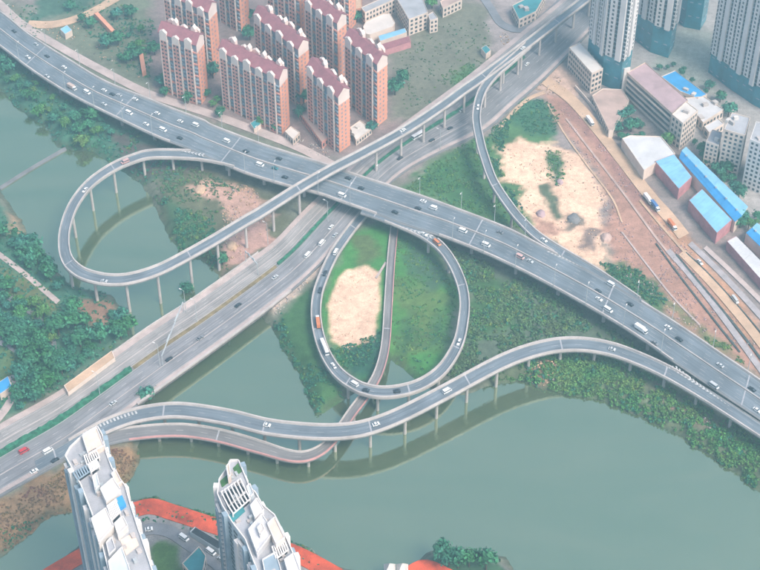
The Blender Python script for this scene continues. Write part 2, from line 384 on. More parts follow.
ca = me.color_attributes.new('cover', 'FLOAT_COLOR', 'POINT'); ca.data.foreach_set('color', np.c_[col, np.ones(len(col))].astype(np.float32).ravel())
me.polygons.foreach_set('use_smooth', np.ones(len(F), bool))
ground = link(bpy.data.objects.new('ground', me)); tag(ground, 'uneven ground of grass, bare earth and sand around the interchange', 'ground', kind='structure')

wm = bpy.data.materials.new('turbid_river_water'); wm.use_nodes = True; n = wm.node_tree.nodes; l = wm.node_tree.links
b = n['Principled BSDF']; b.inputs['Roughness'].default_value = .05; b.inputs['IOR'].default_value = 4.6; b.inputs['Specular Tint'].default_value = (.88, 1, .76, 1)
ge = n.new('ShaderNodeNewGeometry')
nz = n.new('ShaderNodeTexNoise'); nz.inputs['Scale'].default_value = .016; nz.inputs['Detail'].default_value = 7; nz.inputs['Roughness'].default_value = .62; nz.inputs['Distortion'].default_value = 1.2
mpg = n.new('ShaderNodeMapping'); mpg.inputs['Rotation'].default_value = (0, 0, .5); mpg.inputs['Scale'].default_value = (.45, 1.5, 1); l.new(ge.outputs['Position'], mpg.inputs['Vector']); l.new(mpg.outputs[0], nz.inputs['Vector'])
rp = n.new('ShaderNodeValToRGB'); rp.color_ramp.elements[0].color = (.076, .120, .058, 1); rp.color_ramp.elements[1].color = (.122, .152, .084, 1)
rp.color_ramp.elements[0].position = .32; rp.color_ramp.elements[1].position = .68
l.new(nz.outputs[0], rp.inputs[0]); l.new(rp.outputs[0], b.inputs['Base Color'])
n2 = n.new('ShaderNodeTexNoise'); n2.inputs['Scale'].default_value = .8; n2.inputs['Detail'].default_value = 4; l.new(ge.outputs['Position'], n2.inputs['Vector'])
bp = n.new('ShaderNodeBump'); bp.inputs['Strength'].default_value = .10; bp.inputs['Distance'].default_value = .3
l.new(n2.outputs[0], bp.inputs['Height']); l.new(bp.outputs[0], b.inputs['Normal'])
mb = MB(); mb.add([(-900, -700, WZ), (900, -700, WZ), (900, 700, WZ), (-900, 700, WZ)], [(0, 1, 2, 3)])
river = mb.build('river', wm); tag(river, 'calm green turbid river winding under the ramps', 'river', kind='structure')

# ------------------------------------------------------------------ ground-level roads
def sheet(name, pts, w, m, z=.35, label=None, cat='road', parent=None, thick=.25):
    c = path([(x, y, z) for x, y in pts], 3); L, Rr = edges(c, w); mb = MB()
    dn = np.array([0, 0, thick])
    mb.sweep([[p, q, q - dn, p - dn] for p, q in zip(L, Rr)])
    o = mb.build(name, m); tag(o, label, cat, kind='structure'); return o, c, L, Rr

AVF = [(-60, 462), (0, 424), (57, 392), (113, 353), (150, 327), (195, 298), (250, 259), (275, 240), (300, 214), (325, 190), (352, 164), (385, 137), (420, 111), (470, 74), (530, 25), (575, -12), (640, -70)]
AVN = [(-60, 534), (0, 497), (66, 459), (105, 430), (155, 393), (220, 346), (272, 307), (300, 284), (325, 260), (345, 236), (375, 200), (402, 174), (437, 154), (485, 131), (514, 106), (550, 74), (600, 22), (640, -16), (690, -70)]
AZ = .9
aF = resample(crom([P(x, y, AZ) for x, y in AVF], 2), n=420); aN = resample(crom([P(x, y, AZ) for x, y in AVN], 2), n=420)
# pair by position along the diagonal so that cross lines stay square to the road
def pair(A, B, n=420):
    d = (A[-1] - A[0]) + (B[-1] - B[0]); d[2] = 0; d = d * [AX * AX, 1, 0]; d /= np.linalg.norm(d)
    sa, sb = A @ d, B @ d; t = np.linspace(max(sa[0], sb[0]), min(sa[-1], sb[-1]), n)
    return np.stack([np.interp(t, sa, A[:, k]) for k in range(3)], 1), np.stack([np.interp(t, sb, B[:, k]) for k in range(3)], 1)
aF, aN = pair(aF, aN)
av = empty('avenue', lerp(aF, aN, .5)[200]); tag(av, 'wide ground-level avenue with green median crossing the river diagonally', 'road', kind='structure')
mb = MB(); dn = np.array([0, 0, 1.5]); mb.sweep([[p, q, q - dn, p - dn] for p, q in zip(aF, aN)]); mb.build('road_slab', M['concrete_dark'], av)
VM0, VM1 = .395, .465
mb = MB()
k0 = int(np.argmin(abs(PX(lerp(aF, aN, .5))[0] - 140))); k1 = int(np.argmin(abs(PX(lerp(aF, aN, .5))[0] - 262)))
strip(mb, aF, aN, 0.0, .095, .16); strip(mb, aF, aN, .905, .965, .16); mb.build('pavement', M['paving'], av)
def hedge(L, Rr, i0, i1, v0, v1, h, name, m, parent):
    mb = MB(); A, B = lerp(L, Rr, v0)[i0:i1], lerp(L, Rr, v1)[i0:i1]; r = np.random.default_rng(i0 + 5); rings = []
    for p, q in zip(A, B):
        hh = h * (1 + r.uniform(-.25, .25)); z = np.array([0, 0, 1.0]); e = (q - p) * r.uniform(.0, .12)
        rings.append([p + z * .05, p + e + z * hh, q - e + z * hh * r.uniform(.85, 1.1), q + z * .05])
    mb.sweep(rings); return mb.build(name, m, parent)
hedge(aF, aN, 0, k0 - 2, VM0, VM1, 2.4, 'hedge', M['hedge'], av)
mb = MB(); strip(mb, aF, aN, VM0, VM1, .14, 0, k0 - 2, k1 + 10); mb.build('median', M['median_brown'], av)
hedge(aF, aN, k1 + 10, 300, VM0, VM1 - .02, 1.2, 'hedge', M['hedge'], av)
mb = MB()
for v in (.145, .20, .31, .355, .57, .66, .79):
    for i in range(0, 414, 7): strip(mb, aF, aN, v - .0022, v + .0022, .075, 0, i, i + 3)
for v in (.105, VM0 - .006, VM1 + .006, .895): strip(mb, aF, aN, v - .0025, v + .0025, .075)
mb.build('lane_marking', M['paint'], av)
mb = MB(); strip(mb, aF, aN, .245, .262, .15, 0, 0, 330); strip(mb, aF, aN, .70, .712, .15, 0, 0, 250); mb.build('side_divider', M['concrete'], av)
def wallband(L, Rr, v0, v1, h, i0, i1, name, m, parent, base=0.0):
    A, B = lerp(L, Rr, v0)[i0:i1], lerp(L, Rr, v1)[i0:i1]
    if len(A) < 2: return
    u = np.array([0, 0, 1.0]); mb = MB(); mb.sweep([[p + u * base, p + u * h, q + u * h, q + u * base] for p, q in zip(A, B)]); return mb.build(name, m, parent)
wallband(aF, aN, .968, 1.0, 1.1, k0 - 8, k1 + 8, 'parapet', M['concrete'], av, -1.4)
wallband(aF, aN, -.015, .004, 1.1, k0 - 8, k1 + 8, 'parapet', M['concrete'], av, -1.4)
for i in range(k0, k1 + 1, 17):
    for v in (.15, .5, .85):
        p = lerp(aF, aN, v)[i]; mb = MB(); mb.cyl((p[0], p[1], -9.5), (p[0], p[1], -.5), 1.1, 1.1, 10); mb.build('pier', M['concrete_dark'], av)

sheet('service_road', [(-60, -35), (-10, -4), (20, 22), (55, 44), (100, 69), (150, 94), (205, 112), (255, 130), (300, 148), (335, 166)], 9, M['paving'], .4, 'pale service road running beside the expressway below the pink towers')
sheet('dirt_road', [(28, 24), (55, 24), (85, 15), (120, -4), (160, -25)], 11, M['peach'], .3, 'pale dirt road forking off at the top left corner')
sheet('earth_road', [(545, 80), (572, 100), (600, 132), (626, 165), (650, 196), (668, 216), (684, 236)], 13, M['peach'], .4, 'pale packed-earth road along the mauve earthworks')
sheet('footpath', [(500, 128), (515, 110), (530, 98), (545, 92)], 4, M['peach'], .35, 'short pale earth track beside the green mound')
sheet('footpath', [(-20, 240), (0, 255), (25, 274), (58, 302)], 4.5, M['paving'], .3, 'upper pale footpath slanting through the riverside park')
sheet('footpath', [(-20, 276), (10, 298), (38, 318), (52, 338), (55, 360)], 4.5, M['asphalt_old'], .3, 'lower grey footpath slanting through the riverside park')
sheet('park_lane', [(-10, 428), (8, 405), (14, 388), (12, 375)], 7, M['paving'], .45, 'short pale lane from the avenue into the park')
sheet('car_park', [(-5, 338), (12, 345), (34, 362)], 8, M['avenue'], .32, 'small paved car park among the park trees')
sheet('footpath', [(386, 262), (376, 278)], 2, M['paving'], .3, 'short path linking the sand yard and the cycle road')
sheet('side_road', [(480, -8), (492, 10), (502, 24), (520, 29), (540, 20), (570, -6)], 10, M['avenue'], .45, 'side road curving round the teal-roofed block')
for nm, pts, w, m_, z_, lb in (
    ('railway_bed', [(668, 250), (690, 275), (720, 313), (760, 368), (800, 425)], 6, M['track_gray'], .5, 'pale grey strip beside the dark ditch on the earthworks'),
    ('ditch', [(676, 254), (700, 283), (735, 325), (765, 364), (800, 412)], 2.2, M['track_dark'], .55, 'dark narrow ditch between the pale strips'),
    ('construction_lane', [(682, 252), (710, 281), (745, 322), (790, 380)], 9, M['peach'], .45, 'broad pinkish construction lane descending to the lower right'),
    ('construction_lane', [(690, 243), (720, 272), (760, 315), (800, 362)], 6, M['track_gray'], .5, 'grey lane next to the pale sheet-roofed shed'),
    ('construction_lane', [(705, 247), (735, 275), (775, 315), (810, 352)], 5, M['paving'], .55, 'pale lane closest to the factory yard'),
    ('ditch', [(686, 252), (712, 277), (748, 317), (790, 368)], 1.2, M['track_dark'], .62, 'thin dark drain between the two construction lanes'),
    ('drain', [(656, 243), (680, 276), (712, 317), (740, 352)], 1.6, M['track_dark'], .5, 'dark drain along the mauve embankment'),
    ('dirt_track', [(548, 104), (565, 134), (588, 166), (612, 198), (622, 222)], 1.8, M['peach'], .42, 'pale wheel track along the left side of the brown earthworks'),
    ('dirt_track', [(566, 118), (592, 152), (625, 195), (655, 236), (676, 262)], 2.2, M['brownroof'], .44, 'dull brown wheel track through the middle of the earthworks'),
    ('dirt_track', [(640, 200), (660, 224), (682, 249), (690, 258)], 2.4, M['peach'], .46, 'short bright peach track leading into the construction lanes'),
    ('dirt_track', [(622, 232), (645, 262), (672, 296), (700, 325)], 1.6, M['paving'], .40, 'faint pale track down the lower slope of the earthworks'),
    ('promenade', [(128, 512), (150, 506), (172, 512), (200, 521), (235, 532), (270, 544), (305, 558), (345, 580)], 11, M['red'], .45, 'bright red riverside running track south of the river'),
    ('promenade', [(95, 548), (70, 562), (40, 580), (0, 606)], 11, M['red'], .45, 'bit of red riverside track at the bottom left corner'),
    ('promenade', [(405, 580), (425, 570), (450, 580)], 14, M['red'], .5, 'dark red patch of track beside the bottom trees'),
    ('access_road', [(110, 560), (140, 532), (165, 530), (190, 545), (215, 562), (240, 585)], 8, M['avenue'], .4, 'grey access road behind the red track'),
    ):
    sheet(nm, pts, w, m_, z_, lb)
ow = path([(575, 88, 0), (590, 105, 0), (612, 131, 0)], 3); L, Rr = edges(ow, .8)
o = wallband(L, Rr, 0, 1, 2.6, 0, None, 'boundary_wall', M['cream'], None); tag(o, 'pale boundary wall along the earth road below the white-windowed block', 'wall')
ow = path([(0, 189, WZ), (30, 170, WZ), (66, 149, WZ)], 3); L, Rr = edges(ow, 4.5)
o = wallband(L, Rr, 0, 1, .7, 0, None, 'weir', M['concrete_dark'], None, -2); tag(o, 'low dark weir crossing the pale river at the left', 'weir')

# ------------------------------------------------------------------ viaducts
def roadmat(name, c, wear=.22):
    m = bpy.data.materials.new(name); m.use_nodes = True; n = m.node_tree.nodes; l = m.node_tree.links; b = n['Principled BSDF']
    b.inputs['Roughness'].default_value = .82; b.inputs['Specular IOR Level'].default_value = .25
    uv = n.new('ShaderNodeUVMap'); uv.uv_map = 'road'; cur = None
    base = n.new('ShaderNodeRGB'); base.outputs[0].default_value = (*c, 1); cur = base.outputs[0]
    for scl, det, am in (((.9, .012, 1), 4, wear), ((.10, .05, 1), 5, .16), ((1.6, 1.6, 1), 3, .08), ((.02, .045, 1), 0, .10)):
        mp = n.new('ShaderNodeMapping'); mp.inputs['Scale'].default_value = scl; l.new(uv.outputs[0], mp.inputs['Vector'])
        nz = n.new('ShaderNodeTexNoise'); nz.inputs['Scale'].default_value = 1; nz.inputs['Detail'].default_value = det; l.new(mp.outputs[0], nz.inputs['Vector'])
        mr = n.new('ShaderNodeMapRange'); mr.inputs['From Min'].default_value = .3; mr.inputs['From Max'].default_value = .7; mr.inputs['To Min'].default_value = 1 - am; mr.inputs['To Max'].default_value = 1 + am
        l.new(nz.outputs[0], mr.inputs[0]); mx = n.new('ShaderNodeMix'); mx.data_type = 'RGBA'; mx.blend_type = 'MULTIPLY'; mx.inputs[0].default_value = 1
        l.new(cur, mx.inputs[6]); l.new(mr.outputs[0], mx.inputs[7]); cur = mx.outputs[2]
    l.new(cur, b.inputs['Base Color']); return m
M['asphalt'] = roadmat('viaduct_asphalt', (.150, .180, .212), .28); M['asphalt_old'] = roadmat('worn_asphalt_road', (.19, .185, .19))
M['avenue'] = roadmat('avenue_asphalt_road', (.22, .22, .235), .28); M['avenue_pale'] = roadmat('pale_avenue_road', (.29, .275, .27), .3)
def roadstrip(L, Rr, v0, v1, dz, name, m, parent):
    mb = MB(); strip(mb, L, Rr, v0, v1, dz); o = mb.build(name, m, parent); me = o.data; a, b_ = lerp(L, Rr, v0), lerp(L, Rr, v1)
    s = np.r_[0, np.cumsum(np.linalg.norm(np.diff((a + b_)[:, :2] / 2 * [AX, 1], axis=0), axis=1))]; w = np.linalg.norm((b_ - a)[:, :2] * [AX, 1], axis=1)
    uvv = np.zeros((len(me.vertices), 2)); uvv[0::2, 0] = w; uvv[:, 1] = np.repeat(s, 2); off = abs(hash(name)) * 0
    li = np.zeros(len(me.loops), np.int32); me.loops.foreach_get('vertex_index', li); ul = me.uv_layers.new(name='road'); ul.data.foreach_set('uv', uvv[li].astype(np.float32).ravel()); return o
roadstrip(aF, aN, .10, VM0, .04, 'carriageway', M['avenue_pale'], av); roadstrip(aF, aN, VM1, .90, .04, 'carriageway', M['avenue'], av)
PATHS = {}
def in_ranges(px, rs, z=0): return any(r[0] <= px <= r[1] and (len(r) < 3 or r[2] <= z <= r[3]) for r in rs)
def runs(mask):
    out = []; s = None
    for i, m in enumerate(mask):
        if m and s is None: s = i
        if not m and s is not None: out.append((s, i + 1)); s = None
    if s is not None: out.append((s, len(mask)))
    return [(a, min(b, len(mask))) for a, b in out if b - a > 2]
def viaduct(name, label, L, Rr, gapL=(), gapR=(), pier_gap=32, lanes=(.5,), median=False, piers=True, pw=1.45, ph=1.25, thick=1.9, skip=None, parL=None, parR=None, joints=3, road=None, pier_skip=()):
    C = lerp(L, Rr, .5); root = empty(name, (C[len(C) // 2][0], C[len(C) // 2][1], 0)); tag(root, label, 'viaduct')
    wd = np.linalg.norm((Rr - L)[:, :2] * [AX, 1], axis=1); k = (pw / wd)[:, None]
    mb = MB(); u = np.array([0, 0, 1.0]); D = Rr - L
    mb.sweep([[p, q, q - u * .8, p + d * .78 - u * thick, p + d * .22 - u * thick, p - u * .8] for p, q, d in zip(L, Rr, D)]); mb.build('deck', M['concrete_dark'], root)
    Li, Ri = L + D * k, Rr - D * k
    roadstrip(Li, Ri, 0, 1, .04, 'roadway', road or M['asphalt'], root)
    xL, xR = PX(L)[0], PX(Rr)[0]
    for A, B, xs, gp, mm in ((L, Li, xL, gapL, parL), (Ri, Rr, xR, gapR, parR)):
        for a, b_ in runs([not in_ranges(x, gp, zz) for x, zz in zip(xs, A[:, 2])]):
            mb = MB(); mb.sweep([[p + (q - p) * -.03 - u * .75, p + (q - p) * .1 + u * ph, p + (q - p) * .8 + u * ph, q + u * .06] for p, q in zip(A[a:b_], B[a:b_])]); mb.build('parapet', mm or M['concrete'], root)
    if median:
        wallband(Li, Ri, .486, .514, .95, 0, None, 'median_barrier', M['concrete'], root, .05)
    mb = MB(); n = len(L)
    for v in lanes:
        for i in range(0, n - 5, 7): strip(mb, Li, Ri, v - .005 * 20 / wd.mean(), v + .005 * 20 / wd.mean(), .09, 0, i, i + 3)
    e = .0045 * 20 / wd.mean()
    for v in ([.03, .97] + ([.465, .535] if median else [])): strip(mb, Li, Ri, v - e, v + e, .09)
    mb.build('lane_marking', M['paint'], root)
    s = np.r_[0, np.cumsum(np.linalg.norm(np.diff(C[:, :2] * [AX, 1], axis=0), axis=1))]
    ks = [int(np.searchsorted(s, t)) for t in np.arange(pier_gap / 2, s[-1], pier_gap)]
    px_, py_ = PX(C)
    for j, i in enumerate(ks):
        i = min(i, n - 2)
        if joints and j % joints == 0 and 0 < i < n - 3:
            t = (C[i + 1] - C[i]) / np.linalg.norm(C[i + 1] - C[i]) * .45
            mb = MB(); mb.add([Li[i] - t + u * .12, Ri[i] - t + u * .12, Ri[i] + t + u * .12, Li[i] + t + u * .12], [(0, 1, 2, 3)])
            mb.build('expansion_joint', M['joint'], root)
        if not piers or (skip is not None and skip(C[i])) or in_ranges(px_[i], pier_skip): continue
        if not (-40 < px_[i] < 800 and -60 < py_[i] < 640): continue
        zt = C[i][2] - thick + .1; zb = float(gh(C[i:i + 1])[0]) - .8
        if zt - zb < 2.2: continue
        d = D[i] / np.linalg.norm(D[i]); t = np.array([-d[1], d[0], 0]); w2 = np.linalg.norm(D[i]) / 2
        offs = (0,) if wd[i] < 16 else (-.45, .45)
        mb = MB()
        for of in offs:
            c = C[i] + d * w2 * of; r = .95 if len(offs) == 1 else 1.15
            mb.cyl((c[0], c[1], zb), (c[0], c[1], zt - 1.4), r, r, 10)
        cw = w2 * (.5 if len(offs) == 1 else .78)
        lo = [C[i] + d * a * cw * .6 + t * b_ * 1.0 for a, b_ in ((-1, -1), (1, -1), (1, 1), (-1, 1))]; hi = [C[i] + d * a * cw + t * b_ * 1.1 for a, b_ in ((-1, -1), (1, -1), (1, 1), (-1, 1))]
        mb.hexa([(p[0], p[1], zt - 1.5) for p in lo], [(p[0], p[1], zt) for p in hi]); mb.build('pier', M['concrete'], root)
    PATHS[name] = (L, Rr, C); return root, L, Rr, Li, Ri, C

MZ = 12.0
MF = [(-60, -32), (0, 11), (26, 32), (47, 46), (68, 59), (105, 81), (147, 98), (171, 108), (203, 120), (214, 126), (259, 143), (290, 153), (322, 163), (360, 176), (413, 193), (455, 208), (507, 228), (544, 247), (594, 273), (626, 292), (665, 316), (697, 337), (723, 355), (757, 378), (810, 416)]
MN = [(-60, 5), (0, 47), (26, 67), (53, 85), (79, 100), (105, 113), (132, 126), (158, 138), (182, 147), (215, 161), (246, 174), (285, 186), (317, 194), (343, 203), (380, 216), (407, 226), (442, 237), (478, 251), (507, 264), (539, 280), (586, 306), (623, 328), (652, 347), (670, 360), (700, 380), (730, 400), (760, 420), (810, 455)]
mF, mN = crom([P(x, y, MZ) for x, y in MF], 2), crom([P(x, y, MZ) for x, y in MN], 2); mF, mN = pair(mF, mN, 440)
viaduct('elevated_expressway', 'broad multi-lane elevated expressway running from the top left to the right edge', mF, mN, gapL=((556, 640),), gapR=((168, 232), (376, 438), (672, 900)),
        lanes=(.13, .245, .36, .64, .755, .87), median=True, pier_gap=44, pw=1.7, joints=3, pier_skip=((318, 352),))
MAINPOLY = np.vstack([mF[:, :2], mN[::-1, :2]])
def over_main(c): return c[2] > 16 and sdpoly(c[None, :2], MAINPOLY)[0] < 2
def rampw(c, w0): return np.full(len(c), w0, float)
FLY = [(244, 165, 11.85), (222, 159.5, 11.9), (198, 155.5, 12), (168, 154, 12.6), (150, 154.5, 13.2), (137, 157.5, 13.8), (114, 167, 14.8), (92, 182, 15.6), (78, 198, 16.4), (69.5, 214, 17), (64.5, 232, 17.6), (64, 247, 18), (66.5, 258, 18.4), (72, 266.5, 18.8), (84, 274.5, 19.1), (103, 279.5, 19.4), (122, 280, 19.6), (140, 276.5, 19.8),
       (160, 269.5, 20), (180, 259.5, 20.3), (213, 241, 20.7), (246, 221, 21), (260, 213, 21), (298, 189, 21.2), (331, 170, 21.2), (361, 154.5, 21.2), (404, 131, 21), (440, 107.5, 20.7), (464, 90, 20.5), (480, 79, 20.2), (506, 60, 19.9), (528, 43.5, 19.6), (560, 19, 19.2), (600, -12, 19), (660, -60, 19)]
c = path(FLY); L, Rr = edges(c, 10.8)     # travel: left of travel at the start is the far side
viaduct('loop_flyover', 'tall flyover looping over the river at left and crossing above the expressway', L, Rr, gapL=((236, 300, 0, 12.3),), gapR=((192, 300, 0, 12.3),), skip=over_main, pier_gap=30, joints=4)
RAMP = [(528, 45, 19.4), (506.6, 64, 19.7), (495, 74, 19.8), (484.5, 87, 19.6), (479, 99.5, 19), (476.5, 114, 18.4), (477, 126, 17.8), (480, 141, 17), (484, 156, 16.3), (494, 183, 15), (512, 210, 13.6), (524, 224, 12.9), (536, 235.5, 12.4), (552, 246.5, 12.05), (572, 258.5, 11.9), (600, 275.5, 11.85), (640, 303, 11.85), (668, 325, 11.85)]
c = path(RAMP); L, Rr = edges(c, 9.3)
viaduct('slip_ramp', 'slim curved slip ramp descending from the flyover to the expressway beside the sand field', L, Rr, gapL=((640, 999),), gapR=((552, 999),), pier_gap=30, skip=lambda c: c[2] < 12.1)
LOOP = [(362, 209.5, 11.9), (385, 217.5, 11.9), (407, 226.5, 11.85), (424, 235, 11.7), (440, 247, 11.5), (452, 263, 11.2), (461, 283, 10.8), (464.5, 301, 10.4), (463.5, 319, 10), (459, 341, 9.6), (450, 359, 9.3), (438, 373.5, 9), (420, 385, 8.8), (400, 391, 8.6), (382, 392.5, 8.3), (368, 390.5, 8), (355, 385.5, 7.7), (338, 373, 7.2), (325.5, 354, 6.5), (318.5, 333, 5.8), (316, 313, 5), (318, 293, 4), (325, 273, 3), (333, 256, 2.2), (342, 242, 1.6), (353, 227, 1.25), (366, 212, 1.2)]
c = path(LOOP); L, Rr = edges(c, 9.8)
xs = PX(c)[0]
viaduct('loop_ramp', 'round single-loop ramp curling from the expressway down to the avenue around the sand yard', L, Rr, gapL=((340, 436, 11.4, 13),), gapR=((340, 384, 11.4, 13),), pier_gap=28, lanes=(.5,), joints=2, skip=lambda c: c[2] > 11.8)
SR = [(36, 466, 1.15), (58, 454, 1.25), (80, 441, 1.6), (100, 429.5, 2.4), (118, 421.5, 3.1), (139, 415, 4), (165, 411, 5), (190, 411.5, 5.8), (230, 418, 7), (267, 427, 7.8), (306, 431.5, 8.6), (338, 432, 9.2), (366, 428, 9.7), (400, 415.5, 10.3), (446, 392, 11), (479, 374, 11.5), (504.7, 361, 11.8), (530, 351.5, 12), (557, 345.5, 12), (585, 345, 12), (612.6, 350, 12), (639, 359.5, 12), (665, 371.5, 11.9), (690, 385.5, 11.85), (720, 404, 11.85), (760, 430, 11.85), (810, 463, 11.85)]
c = path(SR); L, Rr = edges(c, 12.2)
viaduct('river_ramp', 'long S-shaped ramp running along the river bank from lower left to the expressway', L, Rr, gapL=((688, 999), (-99, 66)), gapR=((-99, 98),), pier_gap=30, joints=3)
LR = [(78, 451, 1.2), (98, 442, 1.25), (120, 435.5, 1.5), (140, 432.5, 1.7), (165, 430.5, 1.8), (190, 431, 1.9), (222, 436.5, 2), (259, 447, 2), (285, 455, 2), (302, 457, 2), (316, 453, 2), (328, 444.5, 2.1), (340, 430, 2.2), (352, 412.5, 2.3), (366, 394, 2.3), (377, 376, 2.2), (383.5, 356, 2), (386.5, 335, 1.7), (388, 310, 1.3), (389.5, 285, 1), (391, 262, .8), (393, 240, .8), (396, 215, .8)]
c = path(LR); wv = np.interp(PX(c)[0], [100, 250, 300, 330, 400], [10.5, 10.5, 8.5, 8.2, 8.2]); L, Rr = edges(c, wv)
viaduct('cycle_road', 'low narrow cycle road with reddish parapet bending under the loop ramp', L, Rr, gapL=(), gapR=((-99, 126),), pier_gap=26, joints=4, pw=1.0, ph=.9, thick=1.3, parR=M['pinkcon'], road=M['asphalt_old'])

def hatch(parent, base, tip, w0, z, n, name='gore_marking'):
    mb = MB(); A, B = P(*base, z), P(*tip, z); d = (B - A) / n; t = d / np.linalg.norm(d)
    s = np.array([-t[1] * AX, t[0] / AX, 0]); s = np.array([-(t[1]) / AX, t[0] * AX, 0]); s /= np.linalg.norm(s[:2] * [AX, 1])
    for i in range(n):
        w = w0 * (1 - i / n) / 2; c = A + d * i; k = d * .55
        for sg in (-1, 1):
            mb.add([c, c + k, c + k + s * sg * w - d * .5, c + s * sg * w - d * .5], [(0, 1, 2, 3)])
    return mb.build(name, M['paint'], parent)
obs = bpy.data.objects
hatch(obs['elevated_expressway'], (676, 369), (732, 408), 4.6, MZ + .16, 16)
hatch(obs['river_ramp'], (672, 367.5), (643, 354.5), 3.2, 12.16, 11)
hatch(obs['elevated_expressway'], (431, 236.5), (388, 222), 3.6, MZ + .16, 11)
hatch(obs['elevated_expressway'], (203, 155), (172, 149), 3.6, MZ + 1.05, 9)
hatch(obs['elevated_expressway'], (549, 251), (584, 268), 3.0, MZ + .16, 10)
def hatch2(parent, pts, w, n):        # slanted bars along a kerb line
    c = path(pts, 1); c = resample(c, n=n); nn = anorm(c); mb = MB()
    for i in range(n - 1):
        d = (c[i + 1] - c[i]) * .5; mb.add([c[i], c[i] + d, c[i] + d + nn[i] * w + d * .6, c[i] + nn[i] * w + d * .6], [(0, 1, 2, 3)])
    mb.build('gore_marking', M['paint'], parent)
hatch2(obs['river_ramp'], [(82, 433, 1.9), (100, 424, 2.6), (118, 416.5, 3.3), (138, 410, 4.2)], -2.6, 17)

# ------------------------------------------------------------------ buildings
def facade(mb, p0, p1, z0, z1, floors, cols, fw=.55, fh=.55, proud=.12, mi=0, margin=.03, skipbot=0):
    p0, p1 = np.array([*p0[:2], 0.]), np.array([*p1[:2], 0.]); d = p1 - p0; ln = np.linalg.norm(d); t = d / ln; o = np.array([t[1], -t[0], 0])
    H = (z1 - z0) / floors; Wc = ln * (1 - 2 * margin) / cols
    for f in range(skipbot, floors):
        for c in range(cols):
            a = p0 + t * (ln * margin + Wc * (c + .5 - fw / 2)); b_ = a + t * Wc * fw; za = z0 + H * (f + .5 - fh / 2); zb = za + H * fh
            q = o * proud; u = np.array([0, 0, 1.])
            v = [a + u * za + q, b_ + u * za + q, b_ + u * zb + q, a + u * zb + q, a + u * za, b_ + u * za, b_ + u * zb, a + u * zb]
            mb.add(v, [(0, 1, 2, 3), (0, 4, 5, 1), (3, 2, 6, 7), (0, 3, 7, 4), (1, 5, 6, 2)], mi)
def ccw(poly):
    a = sum(poly[i][0] * poly[(i + 1) % len(poly)][1] - poly[(i + 1) % len(poly)][0] * poly[i][1] for i in range(len(poly)))
    return poly if a > 0 else poly[::-1]
def block(name, label, roof_px, h, wall, roof, floors=0, wcol=3.2, cat='building', par=.7, units=0, z0=-.3, glass=None, group=None, fw=.5, fh=.5):
    poly = ccw([P(x, y, h) for x, y in roof_px]); base = np.mean(poly, 0); root = empty(name, (base[0], base[1], 0)); tag(root, label, cat, group)
    mb = MB(); mb.prism(poly, z0, h); mb.build('wall', wall, root)
    c = np.mean(poly, 0); ins = [p + (c - p) * min(.5, .45 / max(np.linalg.norm((c - p)[:2]), 1)) for p in poly]
    mb = MB(); mb.prism(ins, h - .2, h + .06); ro = mb.build('roof', roof, root)
    if par:
        mb = MB(); k = len(poly)
        for i in range(k):
            a, b_, ai, bi = poly[i], poly[(i + 1) % k], ins[i], ins[(i + 1) % k]; u = np.array([0, 0, 1.])
            mb.hexa([a + u * .0, b_ + u * .0, bi + u * .0, ai + u * .0], [a + u * par, b_ + u * par, bi + u * par, ai + u * par])
        mb.build('parapet', wall, root)
    if floors:
        mb = MB(); k = len(poly)
        for i in range(k):
            a, b_ = poly[i], poly[(i + 1) % k]; ln = np.linalg.norm((b_ - a)[:2])
            if ln > 4: facade(mb, a, b_, 0, h, floors, max(1, int(ln / wcol)), fw, fh)
        mb.build('windows', glass or M['glass'], root, kind='stuff')
    r = random.Random(int(abs(base[0] * 13 + base[1] * 7)))
    for i in range(units):
        w = [r.random() for _ in poly]; s = sum(w); q = sum(p * a for p, a in zip(poly, w)) / s; q = c + (q - c) * 1.2
        mb = MB(); mb.box((q[0], q[1], h), (r.uniform(1.5, 4), r.uniform(2, 5), r.uniform(1, 2.6)), 0, r.uniform(0, 1)); mb.build('rooftop_unit', M['concrete'] if r.random() < .6 else M['white'], root)
    return root

